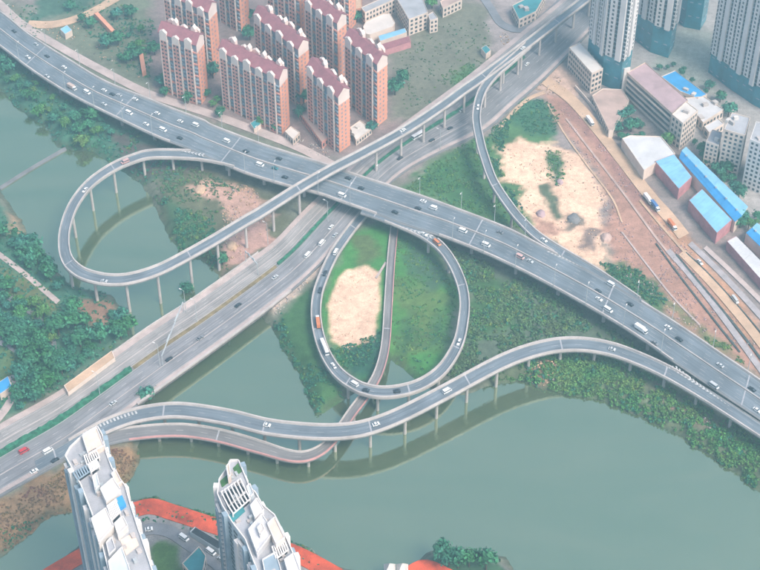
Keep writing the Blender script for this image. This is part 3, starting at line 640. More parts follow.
def pink_tower(label, A, B, H, depth=15, floors=17, bays=7):
    a, b_ = P(*A, H), P(*B, H); d = b_ - a; d[2] = 0; ln = np.linalg.norm(d); t = d / ln
    n = np.array([-t[1] / AX, t[0] * AX, 0]); n = n / np.linalg.norm(n[:2] * [AX, 1]); n = n if n[1] > 0 else -n
    D = n * depth; root = empty('apartment_tower', ((a + b_ + D)[0] / 2, (a + b_ + D)[1] / 2, 0) if False else tuple(np.r_[((a + b_ + D) / 2)[:2], 0])); tag(root, label, 'apartment tower', 'pink apartment towers')
    u = np.array([0, 0, 1.]); foot = [a, b_, b_ + D, a + D]
    mb = MB(); mb.prism(ccw([p for p in foot]), -.5, H); mb.build('wall', M['rblue'], root)
    # end walls
    for q, s in ((b_, 1), (a, -1)):
        mb = MB(); e = t * s * .25
        lo = [q - t * s * .5, q + e, q + e + D, q - t * s * .5 + D]
        mb.hexa([p - u * (H + .5) for p in lo], [p - u * 7 for p in lo], 0); mb.hexa([p - u * 7 for p in lo], [p + u * .0 for p in lo], 1)
        mid = [q - t * s * .5, q + e, q + e + D, q - t * s * .5 + D]; rg = D * .5 + u * depth * .30
        mb.add([mid[1], mid[2], mid[1] + rg, mid[0], mid[3], mid[0] + rg], [(0, 1, 2), (3, 5, 4)], 1); w = mb.build('end_wall', [M['rend'], M['rwhite']], root)
        mb = MB()
        for f in range(floors - 2):
            z = 2 + f * (H - 8) / (floors - 2)
            for v in (.3, .62):
                c = q + e + D * v; mb.obox(np.r_[c[:2], z], t * .12, D * .06, u * 1.5)
        mb.build('windows', M['rblue'], root, kind='stuff')
    # projecting bays front and back, with window slots and white pediments
    wb = ln / bays; win = MB(); bal = MB()
    for side, q, o in ((0, a, -n), (1, a + D, n)):
        for i in range(bays):
            p = q + t * wb * (i + .12); pr = o * 2.4; w = t * wb * .56
            mb = MB(); lo = [p - o * .2, p + w - o * .2, p + w + pr, p + pr]
            mb.hexa([x - u * (H + .5) for x in lo], [x - u * 4.5 for x in lo], 0)
            top = .6 if i % 2 else 2.2; mb.hexa([x - u * 4.5 for x in lo], [x + u * top for x in lo], 1)
            if True:
                m_ = (lo[2] + lo[3]) / 2 + u * (top + 1.8); m2 = (lo[0] + lo[1]) / 2 + u * (top + 1.8); tp = [x + u * top for x in lo]
                mb.add(tp + [m_, m2], [(3, 2, 4), (0, 5, 1), (3, 4, 5, 0), (2, 1, 5, 4)], 1)
            for e_ in (-.04, .96):
                q0 = p + w * e_; lo2 = [q0 - o * .2, q0 + w * .10 - o * .2, q0 + w * .10 + pr * 1.12, q0 + pr * 1.12]; mb.hexa([x - u * (H + .5) for x in lo2], [x - u * 4.3 for x in lo2], 1)
            mb.build('bay', [M['rpink'], M['rwhite']], root)
            fl = (H - 5) / floors
            for f in range(floors):
                z = 1 + f * fl
                for wv_ in (.27, .73): win.obox(np.r_[(p + w * wv_ + pr)[:2], z + fl * .25], w * .13, o * .12, u * fl * .42)
                r0 = q + t * wb * (i + .84)
                bal.obox(np.r_[(r0 + o * .5)[:2], z], t * wb * .15, o * .55, u * fl * .34, (f + i) % 3 == 0)
    win.build('windows', M['glass'], root, kind='stuff'); bal.build('balconies', [M['tgray'], M['rpink']], root, kind='stuff')
    # roof
    e = t * 1.0; oh = n * 1.3; rise = u * depth * .30
    mb = MB(); r0, r1 = a - e + D * .5 + rise, b_ + e * .6 + D * .5 + rise; th = u * .45
    f0, f1, k0_, k1_ = a - e - oh - u * .3, b_ + e * .6 - oh - u * .3, a - e + D + oh - u * .3, b_ + e * .6 + D + oh - u * .3
    mb.hexa([f0, f1, r1, r0], [f0 + th, f1 + th, r1 + th, r0 + th]); mb.hexa([r0, r1, k1_, k0_], [r0 + th, r1 + th, k1_ + th, k0_ + th]); mb.build('roof', M['rroof'], root)
    nd = max(2, bays - 1)
    for i in range(nd):
        p = a + t * ln * (i + .6) / nd + D * .80; hw = t * 2.0; hd = n * 2.2
        lo = [p - hw - hd, p + hw - hd, p + hw + hd, p - hw + hd]; zt = depth * .30 + .9
        mb = MB(); mb.hexa([x + u * 0 for x in lo], [x + u * zt for x in lo], 0)
        mb.add([x + u * zt for x in lo] + [p - hd + u * (zt + 2.2), p + hd + u * (zt + 2.2)], [(0, 1, 4), (2, 3, 5), (0, 4, 5, 3), (1, 2, 5, 4)], 0); mb.build('dormer', M['rwhite'], root)
    return root
TW = [('pink tower at the left end of the front row', (159, 32), (196, 45), 50, 3), ('longest pink tower, middle of the front row above the expressway', (219, 50), (279, 79), 46, 5),
      ('front pink tower closest to the point where flyover crosses expressway', (307, 67), (338, 97), 46, 3), ('pink tower in the second row right behind the longest one', (254, 15), (298, 49), 48, 4),
      ('pink tower on the right beside the grey vacant lot', (345, 38), (377, 64), 52, 3), ('pink tower behind the one at the crossing, its roof just below the top edge', (305, 2), (337, 23), 52, 3),
      ('pink tower cut by the top edge behind the leftmost front tower', (163, -8), (208, 12), 54, 4), ('pink tower at the top edge showing only a narrow facade and end wall', (216, -42), (237, -30), 54, 2),
      ('pink tower at the top edge between two mauve roofs in the second row', (266, -24), (299, -8), 54, 3), ('pink tower cut by the top edge beyond the school', (318, -40), (348, -26), 50, 3)]
for lb, A, B, H, nb in TW: pink_tower(lb, A, B, H, 15, 14, nb)

def rib_tower(label, roof_px, h, zb, cols=6, ribs=7, group='white ribbed high-rises'):
    poly = ccw([P(x, y, 0) for x, y in roof_px]); base = np.mean(poly, 0); root = empty('highrise', (base[0], base[1], 0)); tag(root, label, 'highrise', group); u = np.array([0, 0, 1.])
    mb = MB(); mb.prism(poly, -.5, zb); mb.build('podium', M['glass_teal'], root)
    mb = MB(); mb.prism([base + (p - base) * .985 for p in poly], zb, h); mb.build('wall', M['tgray'], root)
    k = len(poly); win = MB(); lit = MB()
    for i in range(k):
        a, b_ = poly[i], poly[(i + 1) % k]; d = b_ - a; ln = np.linalg.norm(d); t = d / ln; o = np.array([t[1], -t[0], 0]); nr = max(2, int(ln / 6.5)); w = ln / nr
        for j in range(nr):
            c = a + t * w * (j + .5); pr = 1.0 if j % 2 else .55; zz = zb - (2.5 if j % 2 else 0) + (j * 5 % 3)
            mb = MB(); mb.obox(np.r_[(c + o * pr / 2)[:2], zz], t * w * (.28 if j % 2 else .36), o * pr, u * (h - zz + (j % 2) * 2)); mb.build('rib', M['twhite'], root)
            nf = int((h - zz) / 3.3)
            for f in range(nf):
                if j % 2 == 0: win.obox(np.r_[(c + o * (pr * 1.5 + .06))[:2], zz + 3.3 * f + 1.0], t * w * .10, o * .08, u * 1.7)
                win.obox(np.r_[(c + t * w * .5 + o * .25)[:2], zz + 3.3 * f + .9], t * w * .11, o * .25, u * 1.9)
            for f in range(int(zb / 4)):
                if (f * 7 + j * 3 + i) % 3 == 0: lit.obox(np.r_[(c + o * .08)[:2], 2 + 4 * f], t * w * .2, o * .1, u * .9)
    win.build('windows', M['glass'], root, kind='stuff'); lit.build('podium_fins', M['tgray'], root, kind='stuff')
    mb = MB(); mb.prism([base + (p - base) * .5 for p in poly], h, h + 5); mb.build('plant_room', M['twhite'], root)
    return root
rib_tower('white ribbed high-rise standing nearest the elevated road at the top', [(586, 66), (601, 84), (619, 92), (629, 78), (612, 58), (597, 54)], 92, 26)
rib_tower('white ribbed high-rise behind, its teal base above the mauve-roofed slab', [(632, 38), (650, 52), (668, 58), (674, 46), (655, 30), (640, 28)], 92, 24)
rib_tower('tall white ribbed high-rise at the right edge above the blue roof', [(708, 72), (726, 86), (752, 104), (778, 118), (800, 96), (760, 64), (722, 56)], 96, 17)
rib_tower('dark teal high-rise cut by the top edge between two ribbed ones', [(672, 18), (684, 27), (700, 30), (706, 20), (690, 8), (678, 8)], 60, 42)
block('school_block', 'white four-storey block with a grid of windows by the earth road', [(569, 48), (580, 43), (603, 69), (592, 74)], 17, M['cream'], M['white'], 4, 3.4, fw=.62)
block('flat_roofed_hall', 'low hall with a plain brownish flat roof beside the earth road', [(592, 96), (603, 89), (622, 90), (629, 101), (613, 131), (609, 131)], 6, M['cream'], M['brownroof'], 1, 4, units=0)
rt = block('long_office', 'long beige slab building with a mauve roof and banded windows', [(627, 73), (645, 63), (688, 101), (672, 114)], 20, M['beige'], M['mauveroof'], 0, units=0)
poly = [P(627, 73, 20), P(672, 114, 20)]; mb = MB(); a, b_ = poly; d = b_ - a; ln = np.linalg.norm(d); t = d / ln; o = np.array([t[1], -t[0], 0]); o = o if o[1] < 0 else -o; u = np.array([0, 0, 1.])
for f in range(4):
    mb = MB(); mb.obox(np.r_[((a + b_) / 2 + o * .06)[:2], 3.2 + f * 4.4], d * .48, o * .1, u * 1.9); mb.build('window_band', M['glass'], rt)
    mb = MB(); mb.obox(np.r_[((a + b_) / 2 + o * .5)[:2], 2.0 + f * 4.4], d * .49, o * .5, u * .7); mb.build('balcony_ledge', M['cream'], rt)
mb = MB(); mb.obox(np.r_[(a - t * .6)[:2], 0], t * .5, o * 2.5, u * 24); mb.build('fin_wall', M['white'], rt)
block('office_end_block', 'bright white-roofed cube at the near end of the long beige slab', [(672, 115), (686, 102), (698, 111), (683, 124)], 22, M['cream'], M['white'], 5, 3.2, units=1)
block('blue_roofed_shed', 'bright blue flat-roofed workshop behind the long beige slab', [(661, 77), (675, 71), (707, 95), (698, 99), (688, 95), (680, 92)], 7, M['cream'], M['blue'], 1, 4, units=2)
block('yard_shed', 'large pale grey roofed yard building with blue patches', [(680, 99), (704, 97), (724, 110), (703, 123)], 7, M['cream'], M['paleroof'], 1, 4, units=3)
block('white_shed', 'wide pale sheet-roofed warehouse at the bend of the earth road', [(622, 139), (630, 136), (661, 137), (675, 154), (655, 164), (644, 171)], 8, M['cream'], M['paleroof'], 0, 4)
block('small_hut', 'small teal-topped hut between the slab and the pale yard', [(665, 104), (673, 100), (680, 106), (671, 111)], 12, M['cream'], M['tealroof'], 0)
def shed(name, label, roof_px, h, wall, roof, ribs=9):
    rt = block(name, label, roof_px, h, wall, roof, 0, par=0)
    poly = [P(x, y, h + .05) for x, y in roof_px]; u = np.array([0, 0, 1.])
    for i in range(ribs):
        v = (i + .5) / ribs; a, b_ = poly[0] + (poly[3] - poly[0]) * v, poly[1] + (poly[2] - poly[1]) * v; d = (b_ - a); t = np.array([-d[1], d[0], 0]) / np.linalg.norm(d) * .12
        mb = MB(); mb.obox((a + b_) / 2 + u * .02, d * .49, t, u * .16); mb.build('roof_seam', roof, rt)
    return rt
shed('workshop', 'light blue roofed workshop with a pink brick side, next to the pale warehouse', [(655, 161), (674, 154), (692, 177), (679, 189)], 9, M['pinkwall'], M['blue2'])
shed('workshop', 'light blue roofed workshop with a pink brick side, alongside the long blue shed', [(689, 200), (702, 189), (732, 220), (717, 233)], 9, M['pinkwall'], M['blue2'], 11)
shed('workshop', 'pale grey roofed workshop in the corner of the factory by the lanes', [(727, 241), (736, 236), (775, 275), (766, 285)], 7, M['pinkwall'], M['paleroof'], 8)
def gable_shed(name, label, a0, a1, r0, r1, b0, b1, h, rise, wall, mA, mB):
    A0, A1, B0, B1 = (P(*q, h) for q in (a0, a1, b0, b1)); R0, R1 = P(*r0, h + rise), P(*r1, h + rise)
    c = (A0 + A1 + B0 + B1) / 4; rt = empty(name, (c[0], c[1], 0)); tag(rt, label, 'shed'); u = np.array([0, 0, 1.])
    mb = MB(); mb.prism(ccw([A0, A1, B1, B0]), -.3, h); mb.add([A0, B0, R0, A1, B1, R1], [(0, 1, 2), (3, 5, 4)]); mb.build('wall', wall, rt)
    for q0, q1, m_ in ((A0, A1, mA), (B0, B1, mB)):
        mb = MB(); mb.hexa([q0, q1, R1, R0], [q0 + u * .3, q1 + u * .3, R1 + u * .3, R0 + u * .3]); ro = mb.build('roof_slope', m_, rt)
        for i in range(10):
            v = (i + .5) / 10; p, q = q0 + (q1 - q0) * v + u * .31, R0 + (R1 - R0) * v + u * .31; d = q - p; t = (q1 - q0) / np.linalg.norm(q1 - q0) * .1
            mb = MB(); mb.obox((p + q) / 2, d * .49, t, u * .12); mb.build('roof_seam', m_, ro)
    mb = MB()
    for i in range(6):
        v = (i + .5) / 6; c = R0 + (R1 - R0) * v; mb.box((c[0], c[1], c[2] + .2), (1.2, 1.2, .9)); 
    mb.build('ridge_vent', M['metal'], rt)
    return rt
gable_shed('long_blue_shed', 'longest gabled shed with a bright blue and a pale blue roof slope', (679, 158), (735, 222), (681.5, 151), (742, 216), (686, 147), (748, 207), 9, 2.6, M['cream'], M['blue'], M['blue2'])
gable_shed('corner_blue_shed', 'gabled blue shed cut off by the right edge', (746, 233), (790, 276), (752, 228), (796, 270), (757, 223), (801, 263), 8, 2.4, M['cream'], M['blue'], M['blue2'])
block('apartment_block', 'pale grey apartment block with many windows at the right edge', [(724, 130), (732, 113), (750, 118), (745, 136)], 34, M['cream'], M['grayroof'], 10, 3, units=3)
block('apartment_block', 'lower pale block just left of the grey apartment block', [(706, 142), (712, 130), (722, 133), (719, 146)], 20, M['cream'], M['grayroof'], 6, 3, units=1)
block('apartment_block', 'pale apartment block cut by the right edge beneath the ribbed high-rise', [(750, 140), (756, 122), (778, 128), (774, 150)], 38, M['twhite'], M['grayroof'], 11, 3, units=1)
block('workers_house', 'low pale house between the yard building and the apartment blocks', [(704, 127), (718, 119), (724, 124), (709, 133)], 6, M['cream'], M['paleroof'], 1, 4)
# school at the top
block('school_wing', 'school wing with a grey roof and a peach end wall at the top', [(396, -2), (420, -8), (428, 13), (409, 20)], 14, M['cream'], M['grayroof'], 4, 4)
block('school_annex', 'small annex with windows beside the peach end wall', [(428, 15), (433, 12), (438, 19), (430, 21)], 11, M['cream'], M['grayroof'], 3, 3)
block('school_hall', 'school hall with a bright white curved roof', [(363, 27), (366, 22), (384, 14), (390, 14), (395, 23), (393, 27), (370, 35), (366, 34)], 6, M['cream'], M['white'], 0, par=.5)
block('school_corridor', 'narrow light blue roofed corridor building below the white hall', [(378, 36), (405, 28), (407, 32), (380, 41)], 5, M['cream'], M['blue2'], 0, par=0)
block('school_back_wing', 'far school wing with grey roof and a row of windows', [(361, 8), (393, -6), (396, -1), (365, 13)], 12, M['cream'], M['grayroof'], 3, 3.5)
block('brick_row', 'low mauve roofed row between the school and the vacant lot', [(382, 44), (409, 36), (411, 42), (385, 50)], 5, M['pinkwall'], M['rroof'], 0, par=0)
block('plaza_podium', 'flat pink podium at the top edge beyond the towers', [(338, -6), (362, -10), (362, 8), (344, 14)], 5, M['rend'], M['peach'], 0)
block('teal_block', 'teal-roofed block inside the curve of the side road', [(512, 6), (528, -2), (546, -6), (536, 12), (519, 20)], 8, M['cream'], M['tealroof'], 2, 4, units=3)
block('corner_house', 'cream house at the top edge right of the school', [(440, 2), (456, -6), (462, 0), (443, 9)], 8, M['cream'], M['brownroof'], 2, 4)
block('small_house', 'little peach house with a flat roof below the longest pink tower', [(285, 132), (291, 127), (300, 133), (293, 140)], 5, M['cream'], M['white'], 1, 3)
block('podium_shops', 'low pink podium of shops at the foot of the crossing tower', [(299, 112), (305, 108), (328, 138), (322, 143)], 5, M['rpink'], M['brownroof'], 1, 3)
block('podium_shops', 'striped low terrace between the two right-hand pink towers', [(350, 128), (360, 121), (372, 129), (356, 141)], 4, M['cream'], M['white'], 1, 3, units=2)
block('kiosk', 'tiny teal-roofed kiosk in front of the longest pink tower', [(250, 123), (257, 119), (261, 124), (254, 129)], 4, M['cream'], M['tealroof'], 0, par=0)
block('site_hut', 'small blue hut by the dirt road fork at the top left', [(60, 29), (67, 25), (72, 30), (65, 34)], 5, M['cream'], M['blue2'], 0, par=0)
block('orange_shed', 'narrow orange shed left of the pink towers', [(139, 55), (143, 53), (146, 70), (142, 72)], 4, M['rend'], M['rend'], 0, par=0)
block('orange_shed', 'slanting orange shed on the open ground at the top left', [(94, 13), (98, 12), (115, 30), (111, 31)], 4, M['rend'], M['rend'], 0, par=0)
block('site_hut', 'small teal hut at the edge of the vacant lot', [(481, 48), (486, 45), (491, 50), (486, 54)], 5, M['cream'], M['tealroof'], 0, par=0)
block('park_kiosk', 'blue-roofed kiosk in the riverside park at the left edge', [(-4, 384), (8, 376), (12, 386), (0, 394)], 5, M['cream'], M['blue'], 0, par=0)
block('tiled_terrace', 'long pale terrace with brick inlays along the avenue by the bridge', [(64, 386), (112, 351), (115, 358), (68, 393)], 3.4, M['cream'], M['peach'], 0, par=.5, units=0)
block('teal_house', 'teal roofed house by the access road at the bottom', [(182, 564), (199, 547), (206, 556), (200, 585)], 6, M['cream'], M['tealroof'], 1, 4)
block('dark_pergola', 'dark roofed pergola strip between red track and access road', [(190, 532), (195, 527), (222, 543), (219, 550)], 4, M['facade'], M['darkslot'], 0, par=.3)

# two tall riverside apartment towers at the bottom
def crown_tower(label, outline, h, extra):
    poly = ccw([P(x, y, h) for x, y in outline]); base = np.mean(poly, 0); rt = empty('riverside_tower', (base[0], base[1], 0)); tag(rt, label, 'apartment tower', 'white riverside apartment towers'); u = np.array([0, 0, 1.])
    mb = MB(); mb.prism(poly, -.5, h); mb.build('wall', M['facade'], rt)
    k = len(poly); win = MB(); bal = MB()
    for i in range(k):
        a, b_ = poly[i], poly[(i + 1) % k]; d = b_ - a; ln = np.linalg.norm(d)
        if ln < 2: continue
        t = d / ln; o = np.array([t[1], -t[0], 0]); nb = max(1, int(ln / 4))
        mb = MB(); mb.hexa([a, b_, b_ - o * .5, a - o * .5], [a + u * 1.3, b_ + u * 1.3, b_ - o * .5 + u * 1.3, a - o * .5 + u * 1.3]); mb.build('parapet', M['twhite'], rt)
        for j in range(nb):
            c = a + d * (j + .5) / nb
            for f in range(int(h / 3)):
                win.obox(np.r_[(c + o * .08)[:2], f * 3 + 1.0], t * ln / nb * .28, o * .1, u * 1.6)
                if (j + i) % 2 == 0: bal.obox(np.r_[(c + o * .7)[:2], f * 3 + .1], t * ln / nb * .34, o * .7, u * .9)
        for j in range(int(ln / 6)):
            c = a + d * (j + .5) / int(ln / 6); hh = h - (j * 37 + i * 53) % 5 * 2.2 + 2; mb = MB(); mb.obox(np.r_[(c + o * .9)[:2], -.5], t * 1.5, o * 1.1, u * hh); mb.build('bay', M['twhite'] if (i + j) % 2 else M['tgray'], rt)
    win.build('windows', M['glass'], rt, kind='stuff'); bal.build('balconies', M['twhite'], rt, kind='stuff')
    mb = MB(); c = base; mb.prism([c + (p - c) * .985 for p in poly], h - .1, h + .08); mb.build('roof', M['grayroof'], rt)
    r = random.Random(int(h)); wp = pxpoly_in = np.array([p[:2] for p in poly]); lo, hi = wp.min(0), wp.max(0); cnt = 0
    while cnt < 34:
        q = np.array([r.uniform(lo[0], hi[0]), r.uniform(lo[1], hi[1])])
        if sdpoly(q[None], wp)[0] > -2.5: continue
        cnt += 1; mb = MB(); mb.box((q[0], q[1], h), (r.uniform(1, 2.4), r.uniform(1, 3), r.uniform(.8, 2.2)), 0, .5); mb.build('rooftop_unit', M['metal'] if cnt % 2 else M['concrete'], rt)
    for nm, px, z0, z1, m_ in extra:
        q = ccw([P(x, y, z1) for x, y in px]); mb = MB()
        if nm == 'pergola':
            a, b_, c_, d_ = [P(x, y, z1) for x, y in px]; nn = 6
            for i in range(nn + 1):
                v = i / nn; p0, p1 = a + (b_ - a) * v, d_ + (c_ - d_) * v; dd = (p1 - p0) / 2; tt = (b_ - a) / np.linalg.norm(b_ - a) * .32
                mb.obox((p0 + p1) / 2 - u * .5, dd, tt, u * .5)
            for e0, e1 in ((a, b_), (d_, c_)):
                dd = (e1 - e0) / 2; tt = np.array([-dd[1], dd[0], 0]) / np.linalg.norm(dd) * .3; mb.obox((e0 + e1) / 2 - u * .9, dd, tt, u * .4)
            for p in (a, b_, c_, d_): mb.obox(np.r_[p[:2], h], (.3, 0, 0), (0, .3, 0), u * (z1 - h - .6))
            mb.build('pergola', m_, rt)
            mb = MB(); mb.prism(ccw([a, b_, c_, d_]), h + .05, h + .25); mb.build('pergola_gap_shade', M['darkslot'], rt)  # near-black slab paints in the shade between the pergola beams
        else:
            mb.prism(q, z0, z1); mb.build(nm, m_, rt)
            if nm in ('penthouse', 'stair_core'):
                cc = np.mean(q, 0)
                for i in range(len(q)):
                    a, b_ = q[i], q[(i + 1) % len(q)]; d = b_ - a; o = np.array([d[1], -d[0], 0]); o /= np.linalg.norm(o) + 1e-9
                    mb = MB(); mb.hexa([a, b_, b_ - o * .35, a - o * .35], [p + u * .7 for p in (a, b_, b_ - o * .35, a - o * .35)]); mb.build('parapet', M['twhite'], rt)
    return rt
hL = 100
crown_tower('narrow white-roofed riverside tower at bottom left with blue roof patch', [(65, 457), (70, 448), (84, 435), (98, 427), (103, 436), (107, 454), (113, 470), (126, 487), (131, 505), (138, 527), (150, 562), (165, 610), (120, 625), (109, 575), (102, 546), (93, 518), (81, 487)], hL, [
    ('penthouse', [(82, 436), (97, 428), (104, 446), (88, 455)], hL, hL + 3, M['cream']), ('pergola', [(84, 455), (95, 448), (99, 456), (87, 464)], 0, hL + 3, M['twhite']), ('pergola', [(88, 464), (96, 459), (99, 465), (91, 471)], 0, hL + 3, M['twhite']),
    ('pergola', [(73, 472), (87, 464), (90, 470), (77, 479)], 0, hL + 2.5, M['tgray']), ('roof_terrace', [(72, 458), (82, 452), (85, 460), (74, 467)], hL, hL + .4, M['grayroof']),
    ('stair_core', [(92, 477), (97, 473), (100, 486), (95, 490)], hL, hL + 4, M['facade']), ('penthouse', [(100, 489), (113, 478), (121, 490), (106, 502)], hL, hL + 3.5, M['white']),
    ('penthouse', [(91, 519), (106, 508), (114, 526), (99, 544)], hL, hL + 4, M['white']), ('pergola', [(107, 505), (115, 499), (120, 511), (112, 519)], 0, hL + 3.2, M['twhite']), ('blue_roof_patch', [(115, 499), (122, 495), (126, 504), (119, 509)], hL, hL + 2, M['blue']),
    ('penthouse', [(114, 524), (123, 516), (128, 526), (118, 536)], hL, hL + 3.5, M['white']), ('stair_core', [(106, 543), (112, 537), (116, 549), (109, 556)], hL, hL + 3, M['grayroof']),
    ('penthouse', [(108, 562), (122, 547), (132, 575), (114, 590)], hL, hL + 2.5, M['facade']), ('roof_terrace', [(120, 540), (134, 532), (139, 545), (126, 555)], hL, hL + .5, M['cream']), ('stair_core', [(116, 470), (122, 482), (117, 486), (111, 474)], hL, hL + 2, M['cream'])])
hR = 95
crown_tower('stepped pergola-topped riverside tower with green roof terraces, centre bottom', [(217, 495), (219, 480), (226, 470), (230, 461), (239, 461), (249, 485), (257, 495), (263, 506), (275, 516), (288, 541), (302, 575), (312, 610), (272, 620), (258, 575), (245, 541), (232, 524), (222, 507)], hR, [
    ('roof_garden', [(220, 481), (228, 474), (230, 481), (222, 487)], hR, hR + .4, M['deckgreen']), ('roof_garden', [(233, 468), (238, 463), (242, 471), (236, 476)], hR, hR + .4, M['deckgreen']), ('stair_core', [(226, 467), (229, 463), (231, 475), (228, 478)], hR, hR + 4.5, M['cream']),
    ('pergola', [(221, 491), (240, 478), (246, 490), (228, 505)], 0, hR + 3, M['twhite']), ('pergola', [(228, 505), (246, 491), (250, 498), (233, 513)], 0, hR + 3, M['twhite']), ('roof_pool', [(229, 515), (242, 505), (245, 511), (233, 522)], hR, hR + .5, M['tealroof']),
    ('stair_core', [(246, 487), (250, 484), (254, 494), (250, 498)], hR, hR + 2.5, M['facade']), ('penthouse', [(250, 506), (257, 498), (264, 510), (255, 519)], hR, hR + 3, M['twhite']), ('penthouse', [(248, 530), (262, 514), (274, 532), (257, 554)], hR, hR + 3.2, M['paleroof']),
    ('stair_core', [(257, 528), (262, 523), (265, 530), (260, 536)], hR + 3, hR + 5, M['white']), ('penthouse', [(267, 524), (275, 517), (285, 538), (276, 545)], hR, hR + 4.5, M['cream']), ('pergola', [(272, 546), (284, 539), (288, 549), (276, 558)], 0, hR + 2.5, M['twhite']),
    ('penthouse', [(262, 560), (276, 552), (284, 580), (268, 590)], hR, hR + 2, M['tgray']), ('penthouse', [(284, 560), (294, 553), (304, 580), (292, 588)], hR, hR + 3.5, M['twhite'])])

# ------------------------------------------------------------------ vegetation
def leafcloud(n, rx, ry, rz, size, r, shell=.55):
    """leaf quads gathered in clumps over an ellipsoid"""
    k = max(3, n // 14); u = r.normal(size=(k, 3)); u /= np.linalg.norm(u, axis=1)[:, None]; u[:, 2] = np.abs(u[:, 2]) * 1.1 - .25
    cen = u * (shell + (1 - shell) * r.random((k, 1))) * [rx, ry, rz]
    c = cen[r.integers(0, k, n)] + r.normal(size=(n, 3)) * [rx * .17, ry * .17, rz * .15]
    nn = c / [rx, ry, rz] + r.normal(size=(n, 3)) * .55; nn[:, 2] += .35; nn /= np.linalg.norm(nn, axis=1)[:, None]
    a = np.cross(nn, r.normal(size=(n, 3))); a /= np.linalg.norm(a, axis=1)[:, None]; b = np.cross(nn, a)
    s = size * r.uniform(.6, 1.35, (n, 1)); a *= s; b *= s * r.uniform(.6, 1, (n, 1))
    V = np.stack([c - a - b * .4, c - a * .1 - b, c + a + b * .3, c + a * .1 + b], 1); return V.reshape(-1, 3)
def quadF(n): return np.arange(n * 4).reshape(n, 4)
TREE = []
for i, (mk, sx) in enumerate((('dark', 1), ('teal', 1), ('mid', 1), ('dark', .8), ('light', 1))):
    r = np.random.default_rng(50 + i); V = leafcloud(520, 3.4, 3.6, 3.4 if sx == 1 else 4.3, .62, r); V[:, 2] += 5.6
    cm = npmesh('crown', V, quadF(520), [LEAF[mk]])
    tb = MB(); tb.cyl((0, 0, -.6), (0, 0, 3.2), .32, .22, 7)
    for k in range(4):
        a = k * 1.6 + i; tb.cyl((0, 0, 2.8), (1.5 * math.cos(a), 1.5 * math.sin(a), 5.2), .16, .07, 5)
    TREE.append((cm, tb.mesh('trunk', [M['wood']])))
def tree(kind, x, y, z, s, label, group, name='broadleaf_tree', sz=1):
    rt = empty(name, (x, y, z)); tag(rt, label, 'tree', group)
    cm, tm = TREE[kind]
    for nm, me_ in (('trunk', tm), ('crown', cm)):
        o = bpy.data.objects.new(nm, me_); link(o, rt)
    rt.scale = (s, s * 1.12, s * sz); rt.rotation_euler = (0, 0, random.uniform(0, 6.28)); return rt
ROADP = [np.vstack([PATHS[k][0][::4, :2], PATHS[k][1][::-4, :2]]) for k in ('loop_ramp', 'cycle_road', 'river_ramp', 'slip_ramp', 'loop_flyover')]
AVP = np.vstack([aF[:, :2], aN[::-1, :2]])
def grove(poly, n, kinds, s0, s1, label, group, mind=5.5, tries=40):
    w = pxpoly(poly); lo, hi = w.min(0), w.max(0); got = []; out = []; r = np.random.default_rng(len(label) + n)
    for _ in range(n * tries):
        p = lo + r.random(2) * (hi - lo)
        if not inside(p, w)[0] or any(np.hypot(*(p - q)) < mind for q in got): continue
        if inside(p, AVP)[0]: continue
        z = float(gh(p[None])[0])
        if z < WZ + .8: continue
        got.append(p); out.append((PX(np.r_[p, 0.])[0], int(r.choice(kinds)), p[0], p[1], z, s0 * .72 + (s1 * 1.18 - s0 * .72) * r.random() ** 1.3))
        if len(got) >= n: break
    out.sort()
    for k, (_, kd, x, y, z, s) in enumerate(out):
        tree(kd, x, y, z, s, label if n > 16 else '%s, %s from the left' % (label, NUMS[k]), group)
grove([(-30, 205), (8, 238), (22, 225), (48, 268), (64, 284), (60, 296), (25, 266), (0, 246), (-30, 232)], 34, [0, 1, 1, 0], .8, 1.35, 'dark tree in the dense belt between river and park footpath', 'trees of the riverside park belt', 4.5)
grove([(-30, 262), (0, 275), (50, 318), (60, 340), (50, 345), (0, 305), (-30, 280)], 26, [0, 1, 2, 2], .7, 1.15, 'mid-green tree in the row between the two park footpaths', 'trees between the park footpaths', 5)
grove([(60, 318), (80, 312), (90, 335), (70, 365), (58, 350)], 10, [0, 0, 1], 1.0, 1.6, 'large dark tree by the grey park footpath', 'large trees by the grey footpath', 6)
grove([(-30, 310), (30, 335), (45, 350), (60, 360), (100, 335), (105, 345), (55, 388), (20, 415), (14, 395), (30, 370), (0, 335), (-30, 330)], 60, [0, 0, 1, 3], .85, 1.4, 'dark tree in the thick grove beside the avenue', 'trees of the grove beside the avenue', 4.6)
grove([(110, 318), (124, 312), (131, 330), (118, 342)], 7, [0, 1], 1.0, 1.35, 'dark tree clumped at the water edge beside the bridge end', 'trees at the bridge end', 4)
grove([(-10, 60), (10, 68), (60, 100), (110, 124), (120, 140), (75, 146), (45, 122), (0, 86)], 34, [1, 1, 2, 0], .7, 1.2, 'green tree on the bank between the river and the expressway', 'trees below the expressway at top left', 5)
for i, (x, y, s, k) in enumerate(((441, 562, 1.15, 3), (449, 567, 1.05, 0), (458, 568, 1.1, 3), (469, 567, 1.0, 0), (486, 570, 1.15, 3))):
    p = P(x, y, 0); tree(k, p[0], p[1], float(gh(p[None])[0]), s * 1.2, ['tall light-topped tree, leftmost of the row at the bottom edge', 'second dark tree from the left in the bottom row', 'middle dark tree of the bottom row', 'fourth tree from the left in the bottom row', 'rightmost tree of the bottom row, set slightly apart'][i], 'row of trees at the bottom edge', sz=1.2)
